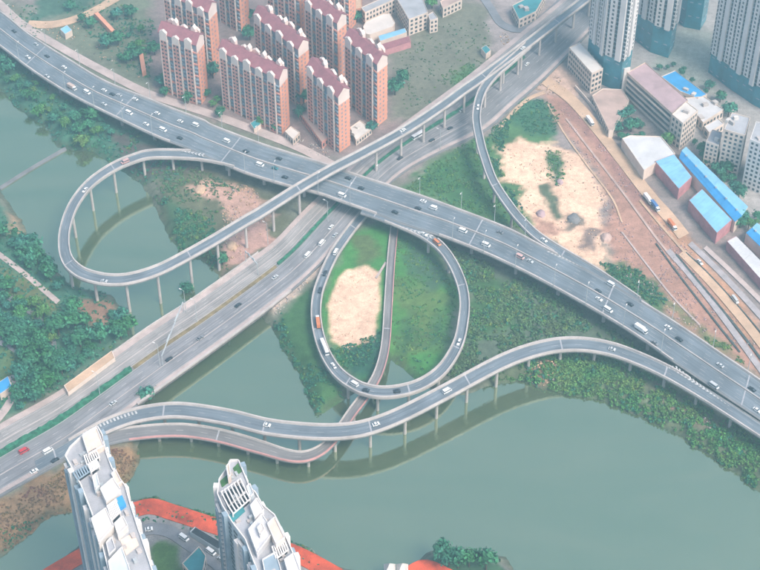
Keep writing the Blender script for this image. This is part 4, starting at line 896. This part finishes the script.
SINGLE = [(395, 95, 1.5, 1, 'tree by the right-hand pink tower, lower of two'), (403, 85, 1.5, 0, 'tree by the right-hand pink tower, upper of two'), (357, 22, 1.2, 1, 'tree beside the white school hall'), (213, 78, 1.5, 1, 'dark tree between the first two front towers'), (213, 66, 1.3, 1, 'dark tree deeper in the gap between the first two front towers'),
   (250, 40, 1.4, 1, 'teal-dark tree between the tower rows near the top'), (248, 22, 1.4, 1, 'tree at the top in the gap left of the second-row tower'), (304, 104, 1.4, 0, 'tree in front of the second-row tower end wall'), (300, 118, 1.2, 0, 'lower tree between longest tower and crossing tower'), (165, 97, 1.0, 0, 'small tree left under the leftmost front tower'), (188, 104, 1.2, 0, 'tree under the leftmost front tower close to the expressway'),
   (220, 118, 1.1, 0, 'tree by the road left of the longest tower'), (432, 8, 1.5, 2, 'bright green tree behind the school wing'), (666, 146, 1.3, 2, 'round green tree at the corner of the pale warehouse'), (372, 132, 1.0, 1, 'teal tree next to the flyover below the right tower'), (136, 60, 1.5, 1, 'tree left of the pink towers on open ground'), (155, 55, 1.3, 1, 'tree against the side of the leftmost front tower'),
   (186, 284, 1.1, 0, 'tree by the avenue wall under the loop flyover'), (222, 262, 1.1, 1, 'shrubby tree at the river edge below the flyover'), (146, 394, 1.3, 1, 'tree wedged between avenue bridge and river ramp'), (728, 117, 1.4, 1, 'teal tree behind the pale yard building'), (720, 102, 1.1, 1, 'tree by the blue workshop yard'), (757, 222, 1.0, 1, 'tree behind the end of the long blue shed')]
for x, y, s, k, lb in SINGLE: p = P(x, y, 0); tree(k, p[0], p[1], float(gh(p[None])[0]), s, lb, 'scattered trees')
grove([(622, 114), (632, 110), (648, 132), (646, 142), (622, 144), (612, 140)], 14, [1, 1, 0], .8, 1.3, 'teal-dark tree in the courtyard beside the long beige slab', 'courtyard trees', 4.5)
grove([(690, 140), (704, 150), (720, 168), (746, 196), (738, 200), (700, 160)], 16, [1, 1, 0], .8, 1.2, 'teal-dark tree between long blue shed and apartment blocks', 'trees behind the blue shed', 4.5)
grove([(150, 88), (205, 106), (282, 133), (288, 126), (272, 120), (205, 96), (155, 80)], 16, [0, 1, 2], .5, 1.0, 'small tree in the strip between pink towers and service road', 'trees at the foot of the pink towers', 5)
grove([(55, 5), (100, -8), (152, 25), (152, 78), (112, 58), (90, 38)], 15, [1, 1, 2, 0], .7, 1.3, 'tree on the open ground between dirt road and leftmost pink tower', 'trees on the open ground at top left', 7)
grove([(655, 62), (672, 62), (712, 92), (708, 100), (680, 80), (655, 70)], 9, [1], .6, .9, 'teal tree in the strip around the blue-roofed workshop', 'trees round the blue workshop', 5)
grove([(735, 222), (752, 216), (757, 228), (742, 232)], 5, [1, 2], .7, 1, 'tree in the gap beyond the end of the long shed', 'trees at the shed gap', 4.5)

def scrub(name, label, areas, seed):
    """areas: (polygon, count, material index, size range, leaf size)"""
    r = np.random.default_rng(seed); VS = []; MI = []; mats = ['dark', 'mid', 'light', 'dry', 'grey', 'teal']
    for poly, n, mi, (s0, s1), flat in areas:
        w = pxpoly(poly); lo, hi = w.min(0), w.max(0); p = lo + r.random((n * 12, 2)) * (hi - lo); p = p[inside(p, w)]
        keep = fnoise(p, 16, seed) > .36; p = p[keep][:n]
        z = gh(p); ok = z > WZ + .35
        for rp in ROADP:
            ok &= True
        ok &= ~inside(p, AVP)
        p, z = p[ok], z[ok]
        for q, zz in zip(p, z):
            s = r.uniform(s0, s1); k = int(14 + s * 9); V = leafcloud(k, s, s * 1.1, s * flat, .28 + s * .14, r, .4); V += [q[0], q[1], zz + s * flat * .3]
            VS.append(V); m = mi if r.random() < .75 else int(r.choice([0, 1, 2, 4, 5])) if mi != 3 else 3; MI += [m] * k
    V = np.vstack(VS); o = link(bpy.data.objects.new(name, npmesh(name, V, quadF(len(V) // 4), [LEAF[m] for m in mats], np.array(MI)))); tag(o, label, 'shrubbery', kind='stuff'); return o
scrub('bank_shrubbery', 'dense green scrub on the river banks and under the ramps', [
  ([(-20, 55), (0, 52), (60, 95), (130, 130), (185, 150), (190, 168), (140, 180), (110, 164), (70, 148), (40, 122), (-20, 80)], 900, 5, (.8, 2.0), .8),
  ([(150, 168), (200, 168), (240, 190), (215, 215), (230, 270), (190, 268), (165, 235)], 520, 4, (.7, 1.7), .8),
  ([(160, 195), (215, 222), (215, 262), (182, 252)], 260, 0, (1.0, 2.2), .8),
  ([(272, 320), (282, 312), (300, 360), (330, 372), (345, 395), (317, 414), (300, 380), (280, 346)], 330, 0, (.7, 1.7), .8),
  ([(445, 245), (540, 285), (655, 358), (600, 340), (550, 338), (480, 366), (446, 385), (466, 320)], 1900, 4, (.8, 2.3), .8),
  ([(465, 265), (520, 280), (530, 320), (480, 352), (466, 320)], 420, 1, (.7, 1.7), .8),
  ([(475, 372), (540, 354), (600, 352), (660, 380), (720, 415), (800, 462), (800, 510), (760, 488), (700, 446), (640, 412), (560, 394), (520, 380)], 2300, 1, (.8, 2.4), .8),
  ([(555, 358), (615, 362), (640, 400), (600, 400), (556, 388)], 420, 1, (.9, 2.1), .8),
  ([(620, 398), (660, 415), (760, 478), (800, 505), (800, 515), (760, 492), (690, 444), (630, 410)], 620, 0, (1.0, 2.2), .9),
  ([(400, 195), (430, 165), (480, 135), (490, 180), (510, 215), (540, 235), (505, 224), (413, 190)], 650, 1, (.6, 1.5), .7),
  ([(486, 135), (515, 110), (500, 165), (530, 225), (512, 215), (490, 170)], 330, 0, (.7, 1.6), .8),
  ([(598, 262), (640, 270), (668, 302), (655, 308), (620, 286)], 280, 0, (.7, 1.6), .8),
  ([(520, 100), (545, 100), (560, 114), (554, 134), (530, 136), (516, 120)], 230, 0, (.6, 1.4), .7),
  ([(545, 150), (560, 150), (566, 178), (556, 186), (546, 176)], 90, 1, (.6, 1.3), .7),
  ([(330, 350), (384, 332), (380, 372), (352, 378)], 260, 0, (.7, 1.5), .7),
  ([(395, 235), (430, 250), (458, 290), (450, 340), (420, 372), (395, 370), (392, 300)], 560, 1, (.5, 1.2), .5),
  ([(0, 505), (66, 468), (68, 505), (50, 516), (0, 555)], 420, 3, (.5, 1.1), .7),
  ([(104, 450), (136, 448), (132, 474), (124, 484), (108, 470)], 240, 3, (.5, 1.1), .7),
  ([(0, 530), (50, 508), (72, 506), (72, 514), (50, 520), (0, 558)], 160, 0, (.6, 1.2), .7),
  ([(136, 445), (175, 440), (170, 450), (140, 458)], 90, 4, (.6, 1.3), .7),
  ([(0, 215), (22, 225), (48, 268), (112, 296), (130, 330), (110, 350), (55, 392), (0, 415)], 900, 5, (.6, 1.6), .8),
  ([(540, 360), (640, 350), (560, 345)], 60, 3, (.6, 1.2), .7),
  ([(700, 335), (730, 345), (745, 365), (715, 350)], 90, 2, (.5, 1.1), .6),
  ([(130, 490), (160, 490), (220, 505), (300, 536), (345, 566), (335, 566), (290, 545), (215, 517), (155, 499)], 330, 0, (.5, 1.1), .7),
  ([(440, 75), (470, 62), (480, 72), (458, 94)], 110, 1, (.6, 1.3), .6),
  ([(40, -10), (100, -20), (150, 40), (150, 80), (100, 60), (80, 25)], 300, 5, (.7, 1.7), .7),
  ([(392, 60), (440, 25), (488, 20), (492, 60), (440, 100), (400, 112)], 260, 4, (.4, 1.1), .5),
  ([(128, 500), (160, 496), (205, 510), (300, 545), (340, 575), (325, 575), (255, 548), (190, 530), (150, 520), (130, 526)], 170, 0, (.5, 1.2), .7),
  ([(0, 12), (40, 40), (40, 8), (20, 0)], 60, 5, (.6, 1.4), .7), ([(120, 10), (155, 20), (150, 80), (125, 60)], 120, 5, (.7, 1.8), .8),
], 11)
# loose stones and builders' rubble on the bare ground
def rubble(areas, seed=4):
    r = np.random.default_rng(seed); VS = []; MI = []
    T = np.array([(1, 1, 1), (-1, -1, 1), (-1, 1, -1), (1, -1, -1)], float) * .6
    for poly, n, s0, s1, mi in areas:
        w = pxpoly(poly); lo, hi = w.min(0), w.max(0); p = lo + r.random((n * 5, 2)) * (hi - lo); p = p[inside(p, w) & (fnoise(lo + (p - lo), 10, 8) > .47)][:n]; z = gh(p)
        for q, zz in zip(p, z):
            s = r.uniform(s0, s1); V = T * s * r.uniform(.5, 1.3, (4, 3)); a = r.uniform(0, 6.3); c_, s_ = math.cos(a), math.sin(a)
            V = np.c_[V[:, 0] * c_ - V[:, 1] * s_, V[:, 0] * s_ + V[:, 1] * c_, V[:, 2]] + [q[0], q[1], zz + s * .25]; VS.append(V); MI += [mi if r.random() < .7 else int(r.integers(0, 4))] * 4
    V = np.vstack(VS); k = len(V) // 4; F3 = (np.array([(0, 2, 1), (0, 1, 3), (0, 3, 2), (1, 2, 3)])[None] + 4 * np.arange(k)[:, None, None]).reshape(-1, 3)
    o = link(bpy.data.objects.new('rubble', npmesh('rubble', V, F3, [M['concrete'], M['peach'], M['concrete_dark'], M['mauveroof']], np.array(MI)))); tag(o, 'loose stones and builders rubble scattered on the bare earth', 'rubble', kind='stuff')
rubble([([(500, 150), (560, 143), (606, 195), (612, 250), (600, 268), (530, 225), (503, 178)], 260, .25, .9, 1), ([(555, 98), (575, 100), (700, 262), (760, 350), (690, 330), (618, 272), (604, 210)], 1100, .3, 1.0, 3),
  ([(190, 188), (250, 185), (280, 215), (262, 240), (225, 265), (222, 205)], 420, .3, 1.2, 1), ([(265, 302), (322, 256), (326, 264), (278, 314)], 160, .3, 1.0, 0), ([(335, 285), (368, 266), (380, 312), (345, 350), (331, 340)], 110, .2, .6, 1),
  ([(500, 20), (520, 60), (545, 60), (580, 90), (545, 95), (500, 70)], 320, .3, 1.2, 1), ([(528, 362), (560, 360), (562, 376), (535, 382)], 90, .4, 1.3, 1), ([(655, 388), (720, 425), (740, 445), (665, 405)], 160, .3, 1.0, 2), ([(280, 130), (330, 150), (330, 160), (285, 145)], 90, .4, 1.2, 0), ([(0, 0), (60, 20), (150, 60), (150, 85), (60, 42)], 160, .3, 1.2, 1)])

# rocks / rubble on the sand field and construction clutter are individual heaps
def heap(name, label, x, y, s, h, m):
    p = P(x, y, 0); r = np.random.default_rng(int(x * 7 + y)); mb = MB(); n = 12; rings = []
    for k, (f, z) in enumerate(((1, -.3), (.8, .45), (.45, .85), (.1, 1))):
        rings.append([(p[0] + s * f * math.cos(a) * r.uniform(.8, 1.15), p[1] + s * f * 1.4 * math.sin(a) * r.uniform(.8, 1.15), h * z) for a in np.linspace(0, 2 * math.pi, n, endpoint=False)])
    mb.sweep(rings); o = mb.build(name, m, None, (p[0], p[1], 0)); tag(o, label, 'earth heap'); return o
heap('earth_heap', 'grey spoil heap in the middle of the sand field', 574, 219, 4.5, 2.6, M['concrete_dark'])
heap('earth_heap', 'pinkish spoil heap at the lower left of the sand field', 541, 214, 3.4, 2.2, M['mauveroof'])
heap('earth_heap', 'mauve spoil heap near the top of the sand field', 560, 182, 2.6, 1.8, M['mauveroof'])
heap('earth_heap', 'tall pale heap between sand field and mauve earthworks', 606, 238, 4, 3.0, M['brownroof'])
heap('earth_heap', 'pale sand heap inside the left flyover bend', 200, 190, 4.5, 2.2, M['peach'])
heap('earth_heap', 'peach heap beside the avenue under the flyover', 232, 246, 4, 2, M['peach'])

# ------------------------------------------------------------------ street lamps
LCOUNT = {}
def lamp(p, side, label, h=17, group='street lamps'):
    rt = empty('street_lamp', tuple(p)); tag(rt, label, 'street lamp', group); side = np.asarray(side) / np.linalg.norm(side)
    mb = MB(); mb.cyl(p, p + [0, 0, h], .22, .13, 6); mb.build('pole', M['metal'], rt)
    e = p + [0, 0, h] + side * 2.6; e[2] += .4; mb = MB(); mb.cyl(p + [0, 0, h - .1], e, .1, .07, 5); mb.build('arm', M['metal'], rt)
    mb = MB(); mb.obox(e - [0, 0, .15], side * .8, np.array([-side[1], side[0], 0]) * .28, np.array([0, 0, .22])); mb.build('lamp_head', M['twhite'], rt)
    return rt
def lamps_along(E, I, xs, where, h):
    px = PX(E)[0]
    for k, x in enumerate(xs):
        i = int(np.argmin(abs(px - x))); lamp(E[i] + [0, 0, .9], (I - E)[i] * [1, 1, 0], '%s thin street lamp from the left along the %s' % (NUMS[k], where), h)
lamps_along(mN, mF, [20, 66, 95, 123, 153, 245, 275, 318, 350, 452, 484, 515, 553, 586, 623, 661], 'near edge of the expressway', 15)
lamps_along(mF, mN, [12, 46, 80, 116, 150, 186, 222, 258, 378, 419, 461, 494, 524, 636, 672, 712, 748], 'far edge of the expressway', 14)
L, Rr, C = PATHS['loop_flyover']
u_ = np.array([0, 0, 1.])
for x, y, lb in ((197, 322, 'tall pale mast on the avenue bridge median'), (186, 312, 'slim mast at the far side of the avenue bridge'), (268, 244, 'mast by the avenue under the flyover bend'), (160, 366, 'mast at the end of the bridge median'), (100, 395, 'mast on the hedge median at lower left'), (328, 222, 'mast under the crossing next to the dark carriageway'), (440, 150, 'mast on the avenue edge right of the bus')):
    p = P(x, y, 1); lamp(p, (-1, .6, 0), lb, 17, 'avenue masts')
def gantry(label, a, b, h=8):
    A, B = P(*a, AZ), P(*b, AZ); rt = empty('sign_gantry', tuple(A)); tag(rt, label, 'sign gantry', 'sign gantries'); u = np.array([0, 0, 1.])
    for q in (A, B): mb = MB(); mb.cyl(q, q + u * h, .28, .22, 7); mb.build('post', M['metal'], rt)
    mb = MB(); d = (B - A) / 2; t = np.array([-d[1], d[0], 0]) / np.linalg.norm(d[:2]) * .3; mb.obox((A + B) / 2 + u * (h - .3), d, t, u * .6); mb.build('beam', M['metal'], rt)
    for v in (.3, .68):
        mb = MB(); mb.obox(A + (B - A) * v + u * (h - .6), d * .14, t * .6, u * 2.0); mb.build('sign_panel', M['facade'], rt)
gantry('sign gantry spanning the avenue bridge toward the far pavement', (163, 366), (184, 312))
gantry('sign gantry over the avenue near the flyover', (258, 275), (246, 262), 9)

# white tent at the bottom edge
p = P(396, 574, 0); rt = empty('pavilion_tent', tuple(p)); tag(rt, 'small white twin-peaked tent at the bottom edge', 'tent')
for k, dx in enumerate((-3.2, 3.2)):
    mb = MB(); c = p + [dx, 0, 0]; q = [c + [sx * 3, sy * 4, 3] for sx, sy in ((-1, -1), (1, -1), (1, 1), (-1, 1))]; mb.add(q + [c + [0, 0, 8.5]], [(0, 1, 4), (1, 2, 4), (2, 3, 4), (3, 0, 4)]); mb.build('canopy', M['white'], rt)
    for x in q: mb = MB(); mb.cyl((x[0], x[1], -.3), (x[0], x[1], 3), .12, .12, 6); mb.build('post', M['metal'], rt)

# ------------------------------------------------------------------ vehicles
PAINT = {}
for nm, c in dict(white=(.80, .80, .80), silver=(.5, .52, .54), dark=(.028, .035, .045), orange=(.60, .20, .08), red=(.55, .04, .05), teal=(.03, .16, .18), pink=(.6, .38, .36), beige=(.55, .42, .36), blue=(.08, .18, .4), grey=(.2, .21, .23)).items():
    PAINT[nm] = mat('car_paint_' + nm, c, .3, .03, 1, spec=.5)
VCACHE = {}
def vmesh(kind, colr):
    if (kind, colr) in VCACHE: return VCACHE[kind, colr]
    mb = MB()
    def prof(pts, w0, w1, mi):       # side profile (x,z) extruded across y, narrowing w0 -> w1 with height
        zs = [z for _, z in pts]; z0, z1 = min(zs), max(zs); n = len(pts); f = lambda z: (w0 + (w1 - w0) * (z - z0) / (z1 - z0)) / 2
        mb.add([(x, -f(z), z) for x, z in pts] + [(x, f(z), z) for x, z in pts], [tuple(range(n)), tuple(range(n, 2 * n))[::-1]] + [(i, n + i, n + (i + 1) % n, (i + 1) % n) for i in range(n)], mi)
    if kind == 'car':
        Lc, Wc = 4.7, 1.9
        prof([(-2.3, .3), (2.3, .3), (2.35, .62), (2.1, .84), (1.1, .95), (-1.7, .98), (-2.3, .92), (-2.36, .6)], Wc, Wc * .94, 0)
        prof([(-1.75, .96), (1.05, .94), (.35, 1.36), (-1.15, 1.38)], Wc * .92, Wc * .72, 1)
        prof([(-1.12, 1.36), (.32, 1.34), (.2, 1.47), (-1.0, 1.48)], Wc * .74, Wc * .68, 0); wl = (-1.4, 1.4)
    elif kind == 'van':
        Wc = 2.1
        prof([(-2.9, .35), (2.9, .35), (3.0, .9), (2.4, 1.35), (-2.95, 1.4), (-3, .7)], Wc, Wc, 0); prof([(-2.9, 1.38), (2.4, 1.34), (1.7, 2.0), (-2.8, 2.05)], Wc * .98, Wc * .9, 1)
        prof([(-2.82, 2.0), (1.72, 1.96), (1.5, 2.25), (-2.7, 2.28)], Wc * .92, Wc * .85, 0); wl = (-1.9, 1.9)
    elif kind == 'bus':
        Wc = 2.6
        prof([(-5.5, .4), (5.5, .4), (5.55, 1.3), (-5.55, 1.3)], Wc, Wc, 0); prof([(-5.5, 1.28), (5.5, 1.28), (5.35, 2.5), (-5.45, 2.5)], Wc * .97, Wc * .95, 1); prof([(-5.5, 2.48), (5.4, 2.48), (5.2, 3.0), (-5.4, 3.0)], Wc, Wc * .9, 0); wl = (-3.6, 3.6)
        mb.box((-1.5, 0, 2.98), (2.4, 1.6, .3), 0)
    else:
        Wc = 2.5
        prof([(-4.2, .6), (4.0, .6), (4.0, .9), (-4.2, .9)], Wc * .8, Wc * .8, 2); prof([(-4.2, .95), (2.0, .95), (2.0, 3.1), (-4.2, 3.1)], Wc, Wc, 0)
        prof([(2.2, .6), (4.2, .6), (4.25, 1.5), (3.9, 2.5), (2.2, 2.6)], Wc * .95, Wc * .88, 3); prof([(3.2, 1.55), (4.27, 1.5), (4.0, 2.3), (3.2, 2.3)], Wc * .96, Wc * .9, 1); wl = (-3, -1.9, 3)
    for x in wl:
        for y in (-1, 1): mb.cyl((x, y * Wc * .5 - y * .24, .34), (x, y * Wc * .5 + y * .02, .34), .36, .36, 8, 2)
    me = mb.mesh(kind, [PAINT[colr], M['glass'], M['tyre'], PAINT['white']]); VCACHE[kind, colr] = me; return me
GROUPV = {}
def vehicles(key, where, E, F_, z, lst, v=None, rev=False):
    """lst: (px, py, colour, kind). The heading comes from the road under the vehicle."""
    C = lerp(E, F_, .5) if v is None else lerp(E, F_, v); lst = sorted(lst, key=lambda q: (q[0], q[1])); n = len(lst)
    for k, (x, y, colr, kind) in enumerate(lst):
        zz = z if z is not None else 10
        for _ in range(5):
            p = P(x, y, zz + .7); i = int(np.argmin(np.hypot(*(C[:, :2] - p[:2]).T)))
            if z is None: zz = C[i][2]
        i0, i1 = max(0, i - 2), min(len(C) - 1, i + 2); t = C[i1] - C[i0]; t = t / np.linalg.norm(t)
        if rev: t = -t
        yaw = math.atan2(t[1], t[0]); sl_, sw = asc(t) * 1.28, asc((-t[1], t[0])) * 1.32
        o = link(bpy.data.objects.new({'car': 'car', 'van': 'van', 'bus': 'bus', 'truck': 'truck'}[kind], vmesh(kind, colr)))
        o.location = (p[0], p[1], zz + .05); o.rotation_euler = (0, -math.asin(max(-.2, min(.2, t[2]))), yaw); o.scale = (sl_, sw, 1.1)
        cn = {'dark': 'dark', 'silver': 'silver'}.get(colr, colr)
        pos = 'alone' if n == 1 else '%s vehicle from the left' % NUMS[k]
        tag(o, '%s %s on the %s, %s' % (cn, kind, where, pos) if n > 1 else 'only vehicle on the %s, a %s %s' % (where, cn, kind), kind, 'vehicles on the ' + where)
c_, v_, t_, b_ = 'car', 'van', 'truck', 'bus'
near = [(28, 57, 'white', c_), (47, 76, 'silver', c_), (72, 88, 'beige', t_), (87, 92.5, 'white', v_), (129, 113, 'white', v_), (146, 124, 'white', c_), (163, 130, 'white', v_), (180, 138, 'dark', c_), (260, 165, 'white', v_), (275, 168, 'teal', c_), (285, 177, 'dark', c_), (342, 195.5, 'white', v_), (395, 212, 'dark', c_), (463, 231, 'white', v_), (486, 245, 'white', v_), (520, 257, 'pink', v_), (530, 261, 'silver', c_), (599, 299, 'white', c_), (608, 310, 'white', v_), (641, 330, 'white', t_), (655, 343, 'grey', c_), (714, 386, 'silver', v_), (757, 410, 'white', c_), (104, 104, 'silver', c_)]
far = [(14, 31, 'dark', c_), (36, 44, 'silver', c_), (64, 67, 'white', c_), (47, 56, 'dark', c_), (104, 90, 'white', c_), (112, 94, 'dark', c_), (119, 95, 'silver', c_), (135, 99, 'white', c_), (157, 113, 'white', c_), (180, 121, 'white', c_), (195, 125, 'white', v_), (226, 141, 'white', v_), (246, 151, 'dark', c_), (279, 158.5, 'dark', c_), (348, 178, 'dark', c_), (361, 188, 'dark', c_), (423, 201, 'white', c_), (433, 208, 'white', v_), (418, 208, 'dark', c_), (500, 232, 'grey', c_), (598, 291, 'dark', c_), (610, 284, 'white', v_), (630, 304, 'dark', c_), (668, 327, 'white', c_), (679, 339, 'dark', c_), (720, 365, 'silver', c_), (752, 389, 'dark', c_)]
vehicles('n', 'near carriageway of the elevated expressway', mF, mN, MZ, near, .75)
vehicles('f', 'far carriageway of the elevated expressway', mF, mN, MZ, far, .25, True)
def onv(name, where, lst): L, Rr, C = PATHS[name]; vehicles(name, where, L, Rr, None, lst)
onv('loop_flyover', 'tall loop flyover', [(125, 162, 'pink', v_), (85, 190, 'white', c_), (403, 130, 'white', c_), (523, 48, 'white', c_), (104, 281, 'silver', c_)])
onv('slip_ramp', 'slip ramp by the sand field', [(478, 107, 'white', c_), (544, 240, 'white', c_)])
onv('loop_ramp', 'round loop ramp', [(318, 323, 'orange', t_), (324.5, 348, 'white', b_), (333.5, 365.5, 'white', c_), (354, 384, 'white', v_), (397, 391, 'dark', c_), (366, 390, 'dark', c_), (459, 342, 'white', c_), (336, 252, 'white', v_), (325, 273, 'dark', c_), (320, 290, 'dark', c_), (424, 234, 'white', c_), (437, 243, 'orange', v_)])
onv('river_ramp', 'S-shaped river ramp', [(447, 391, 'white', v_), (267, 425, 'white', c_), (376, 424, 'white', c_), (612, 349, 'silver', c_)])
vehicles('a', 'avenue carriageway nearer the river tower', aF, aN, AZ, [(331, 227, 'white', c_), (335, 235, 'silver', c_), (322, 243, 'white', v_), (308, 255, 'white', v_), (238, 305, 'dark', c_), (24, 451, 'red', v_), (48, 451, 'white', v_), (55, 460, 'dark', c_), (34, 471, 'white', c_), (169, 359, 'dark', c_), (113, 403, 'silver', c_), (200, 338, 'grey', c_), (275, 277, 'silver', c_)], .68)
vehicles('b', 'avenue stretch beyond the expressway', aF, aN, AZ, [(418, 136, 'white', b_), (432, 140, 'dark', c_), (450, 128, 'dark', c_), (477, 117, 'grey', c_), (510, 62, 'white', c_), (527, 64, 'white', c_), (400, 158, 'dark', c_), (462, 110, 'silver', c_)], .6)
pk = np.array([P(10, 340), P(34, 362)]); pk = resample(pk, n=20)
vehicles('p', 'small park car park', pk, pk, .35, [(23, 352, 'white', c_), (26.5, 355, 'silver', c_), (30, 358, 'white', c_)])
yd = np.array([P(640, 185), P(720, 285)]); yd = resample(yd, n=30)
vehicles('y', 'earthworks and factory lanes', yd, yd, .55, [(590, 122, 'white', t_), (648, 200, 'white', t_), (655, 207, 'blue', t_), (672, 226, 'orange', t_), (700, 262, 'white', c_), (735, 300, 'silver', v_)])
ar = path([(110, 560, 0), (140, 532, 0), (165, 530, 0), (190, 545, 0), (215, 562, 0)], 3)
vehicles('r', 'access road behind the red track', ar, ar, .45, [(149, 529, 'white', c_), (184, 538, 'white', v_), (211, 552, 'white', v_), (221, 559, 'silver', c_)])

# ------------------------------------------------------------------ haze
hm = bpy.data.materials.new('haze'); hm.use_nodes = True; n = hm.node_tree.nodes; l = hm.node_tree.links
n.remove(n['Principled BSDF']); pv = n.new('ShaderNodeVolumePrincipled'); pv.inputs['Color'].default_value = (.48, .86, 1.0, 1); pv.inputs['Density'].default_value = .00035
pv.inputs['Anisotropy'].default_value = .2
l.new(pv.outputs[0], n['Material Output'].inputs['Volume'])
mb = MB(); E = 3600; mb.hexa([(-E, -E, -11), (E, -E, -11), (E, E, -11), (-E, E, -11)], [(-E, -E, 625), (E, -E, 625), (E, E, 625), (-E, E, 625)])
hz = mb.build('haze', hm); tag(hz, 'thin pale blue haze over the whole city', 'haze', kind='stuff')
